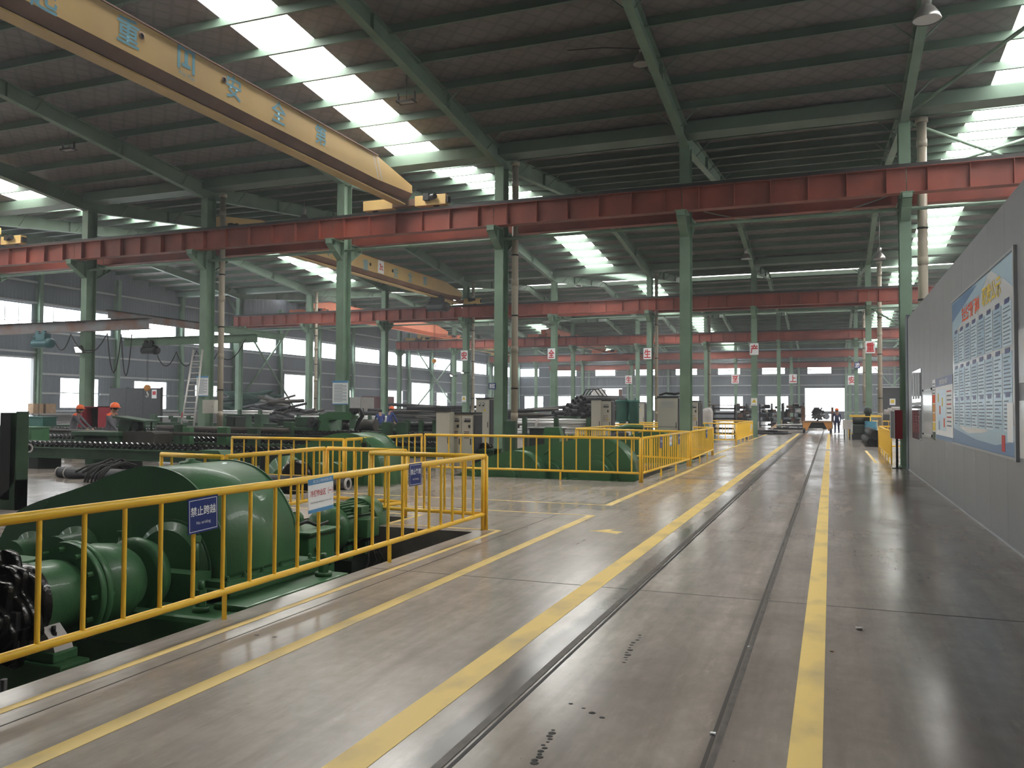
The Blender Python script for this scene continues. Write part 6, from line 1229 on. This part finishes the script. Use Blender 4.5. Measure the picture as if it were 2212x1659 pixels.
# ================================================================ PEOPLE
def person(name, base, yaw, J, mats, lab, helmet=True, hair=False, sc=1.0):
    # J: joints (local: x right, y forward, z up); body grown with a skin surface, materials by region
    V = []; Rr = []; E = []; reg = []; idx = {}
    def add(k, p, r, g, par=None):
        idx[k] = len(V); V.append(Vector(p)*sc); Rr.append(r*sc); reg.append(g)
        if par is not None: E.append((idx[par], idx[k]))
    for a in J: add(*a)
    me = bpy.data.meshes.new('skel'); me.from_pydata(V, E, []); ob = bpy.data.objects.new('skel', me); C.objects.link(ob)
    md = ob.modifiers.new('s', 'SKIN'); md.use_smooth_shade = True; ss = ob.modifiers.new('u', 'SUBSURF'); ss.levels = 1; ss.render_levels = 1
    for i, sv in enumerate(me.skin_vertices[0].data): sv.radius = (Rr[i], Rr[i]); sv.use_root = (i == 0)
    dg = bpy.context.evaluated_depsgraph_get(); dg.update(); bm_ = bpy.data.meshes.new_from_object(ob.evaluated_get(dg)); bpy.data.objects.remove(ob, do_unlink=True)
    bm_.name = name; bm_.materials.clear()
    ml = []
    for g in mats: ml.append(g); bm_.materials.append(M[mats[g]])
    seg = [(V[a], V[b], reg[b]) for a, b in E]
    for f in bm_.polygons:
        c = f.center; best = None
        for a, b, g in seg:
            d = b-a; t = max(0, min(1, (c-a).dot(d)/max(d.length_squared, 1e-9))); dd = (c-(a+d*t)).length
            if best is None or dd < best[0]: best = (dd, g)
        g = best[1]
        if g == 'shirt' and 'yoke' in mats and c.z > 1.30*sc: g = 'yoke'
        f.material_index = ml.index(g); f.use_smooth = True
    o = bpy.data.objects.new(name, bm_); C.objects.link(o); tag(o, lab, 'person', 'workers'); o.location = base; o.rotation_euler.z = yaw
    h = V[idx['head']]; up = (h-V[idx['neck']]).normalized(); fw = Vector((0, 1, -.15)).normalized()
    def child(mb, nm, m): me = mb.mesh(nm); me.materials.append(M[m]); c = bpy.data.objects.new(nm, me); C.objects.link(c); c.parent = o; return c
    s = sc
    ctr = h+Vector((0, 0, .05))*s
    if helmet:
        mb = MB().lathe([(.125*s, .0), (.128*s, .03*s), (.118*s, .08*s), (.085*s, .125*s), (.03*s, .145*s)], ctr, 'z', 18); child(mb, 'helmet', 'helmet_orange')
        mb = MB().lathe([(.135*s, -.006*s), (.15*s, .0), (.13*s, .012*s)], ctr+Vector((0, .02, 0))*s, 'z', 18); child(mb, 'helmet_brim', 'helmet_orange')
    child(MB().lathe([(.098*s, -.06*s), (.112*s, 0), (.105*s, .05*s), (.05*s, .09*s)], ctr-Vector((0, .012, .005))*s, 'z', 14), 'hair', 'hair')
    # face details
    for sx_ in (-1, 1):
        child(MB().lathe([(.005*s, -.012*s), (.014*s, 0), (.005*s, .012*s)], h+Vector((sx_*.035*s, .094*s, -.0)), 'y', 8), 'eye', 'black'); child(MB().lathe([(.01*s, -.02*s), (.022*s, 0), (.01*s, .02*s)], h+Vector((sx_*.1*s, 0, -.01*s)), 'z', 8), 'ear', 'skin')
    child(MB().prism([(.085*s, -.045*s), (.125*s, -.04*s), (.09*s, .015*s)], 'x', -.014*s, .014*s).xf(Matrix.Translation(h)), 'nose', 'skin'); child(MB().cb((0, 0, 0), (.045*s, .012*s, .01*s)).xf(Matrix.Translation(h+Vector((0, .088*s, -.07*s)))), 'mouth', 'box_red')
    for side in ('L', 'R'):
        a = V[idx['elbow'+side]]; b = V[idx['wrist'+side]]; d = (b-a).normalized(); q = d.orthogonal().normalized(); w2 = d.cross(q); mb = MB()
        mb.path([b-d*.01*s, b+d*.04*s, b+d*.085*s], [.026*s, .036*s, .03*s], 8)
        for k, ln in enumerate((.06, .075, .08, .07)):
            o0 = b+d*.075*s+w2*(k-1.5)*.017*s; mb.path([o0, o0+d*ln*.5*s, o0+d*ln*.85*s+q*.02*s, o0+d*ln*s*.9+q*.045*s], [.010*s, .0095*s, .009*s, .006*s], 6)
        o0 = b+d*.03*s+w2*.03*s; mb.path([o0, o0+w2*.03*s+d*.025*s, o0+w2*.035*s+d*.06*s+q*.015*s], [.012*s, .011*s, .007*s], 6); child(mb, 'hand', 'skin')
    return o
def joints(lean=0., armL=(.30, .25, -.25), armR=(.30, .25, -.25), stride=.0, head_drop=0.):
    hz = .86; sl = math.sin(lean); cl = math.cos(lean)
    def T(x, z, y=0): return (x, sl*(z-hz)+y*cl, hz+cl*(z-hz)-y*sl)
    J = [('pelvis', (0, 0, hz), .125, 'pants', None), ('belly', T(0, 1.02), .125, 'shirt', 'pelvis'), ('chest', T(0, 1.22), .145, 'shirt', 'belly'), ('neck', T(0, 1.40), .055, 'skin', 'chest'), ('head', tuple(a+b for a, b in zip(T(0, 1.50), (0, .03+head_drop*.4, -head_drop*.3))), .088, 'skin', 'neck'), ('crown', tuple(a+b for a, b in zip(T(0, 1.57), (0, .03+head_drop*.4, -head_drop*.3))), .07, 'skin', 'head')]
    for s, n, ar in ((-1, 'L', armL), (1, 'R', armR)):
        sh = T(s*.19, 1.31); el = (sh[0]+s*.05, sh[1]+ar[1]*.45, sh[2]-.25+ar[2]*.0+max(0, ar[1]-.3)*.2); wr = (sh[0]+s*.01, sh[1]+ar[1], sh[2]-ar[0]-.2)
        J += [('sh'+n, sh, .068, 'shirt', 'chest'), ('elbow'+n, el, .05, 'shirt', 'sh'+n), ('wrist'+n, wr, .034, 'shirt', 'elbow'+n)]
        J += [('hip'+n, (s*.095, 0, .80), .098, 'pants', 'pelvis'), ('knee'+n, (s*.10, s*stride*.5+.02, .45), .066, 'pants', 'hip'+n), ('ankle'+n, (s*.10, s*stride-.02, .09), .05, 'pants', 'knee'+n), ('toe'+n, (s*.11, s*stride+.13, .045), .04, 'shoe', 'ankle'+n)]
    return J
GREY = {'shirt': 'cloth_grey', 'pants': 'cloth_grey', 'skin': 'skin', 'shoe': 'black', 'yoke': 'cloth_orange'}; BLUE = {'shirt': 'cloth_blue', 'pants': 'cloth_navy', 'skin': 'skin', 'shoe': 'black'}; NAVY = {'shirt': 'cloth_navy', 'pants': 'cloth_navy', 'skin': 'skin', 'shoe': 'black'}
q = PT(157, 900, 20.3); person('person', (q.x, 20.3, 0), R(-60), joints(.28, (.25, .42, 0), (.25, .38, 0), .05, .05), GREY, 'worker in grey with orange yoke bending over pipes, left one', sc=.99)
q = PT(238, 900, 18.4); person('person', (q.x, 18.4, 0), R(-75), joints(.14, (.22, .35, 0), (.25, .3, 0), .03, .04), GREY, 'worker in grey with orange yoke beside the draw carriage', sc=1.01)
q = PT(840, 900, 36); person('person', (q.x, 36, 0), R(-25), joints(.2, (.22, .35, 0), (.25, .3, 0), .04, .04), BLUE, 'worker in blue with orange helmet seen from behind', sc=1.0)
q = PT(822, 900, 37); person('person', (q.x, 37, 0), R(40), joints(.2, (.25, .3, 0), (.25, .3, 0), .04, .06), BLUE, 'bareheaded worker in blue bending beside his helmeted colleague', helmet=False, sc=.94)
q = GP(1808, 937); person('person', (q.x, q.y, 0), R(172), joints(.0, (.40, .06, 0), (.40, .02, 0), .14, .0), NAVY, 'worker in navy with orange helmet walking down the aisle', sc=1.0)
# ================================================================ HAZE (dusty shop air)
hz = bpy.data.materials.new('shop_haze'); hz.use_nodes = True; _n = hz.node_tree.nodes; _n.remove(_n['Principled BSDF'])
vs_ = _n.new('ShaderNodeVolumeScatter'); vs_.inputs['Density'].default_value = .0015; vs_.inputs['Color'].default_value = (.93, .96, 1, 1); vs_.inputs['Anisotropy'].default_value = .45
hz.node_tree.links.new(vs_.outputs[0], _n['Material Output'].inputs['Volume']); M['shop_haze'] = hz
o = MB().box((XL+.1, YB+.1, .02), (XR-.1, YF-.2, 10.1)).build('air_haze', 'shop_haze'); tag(o, 'thin dusty haze filling the hall air', 'haze', None, 'stuff')
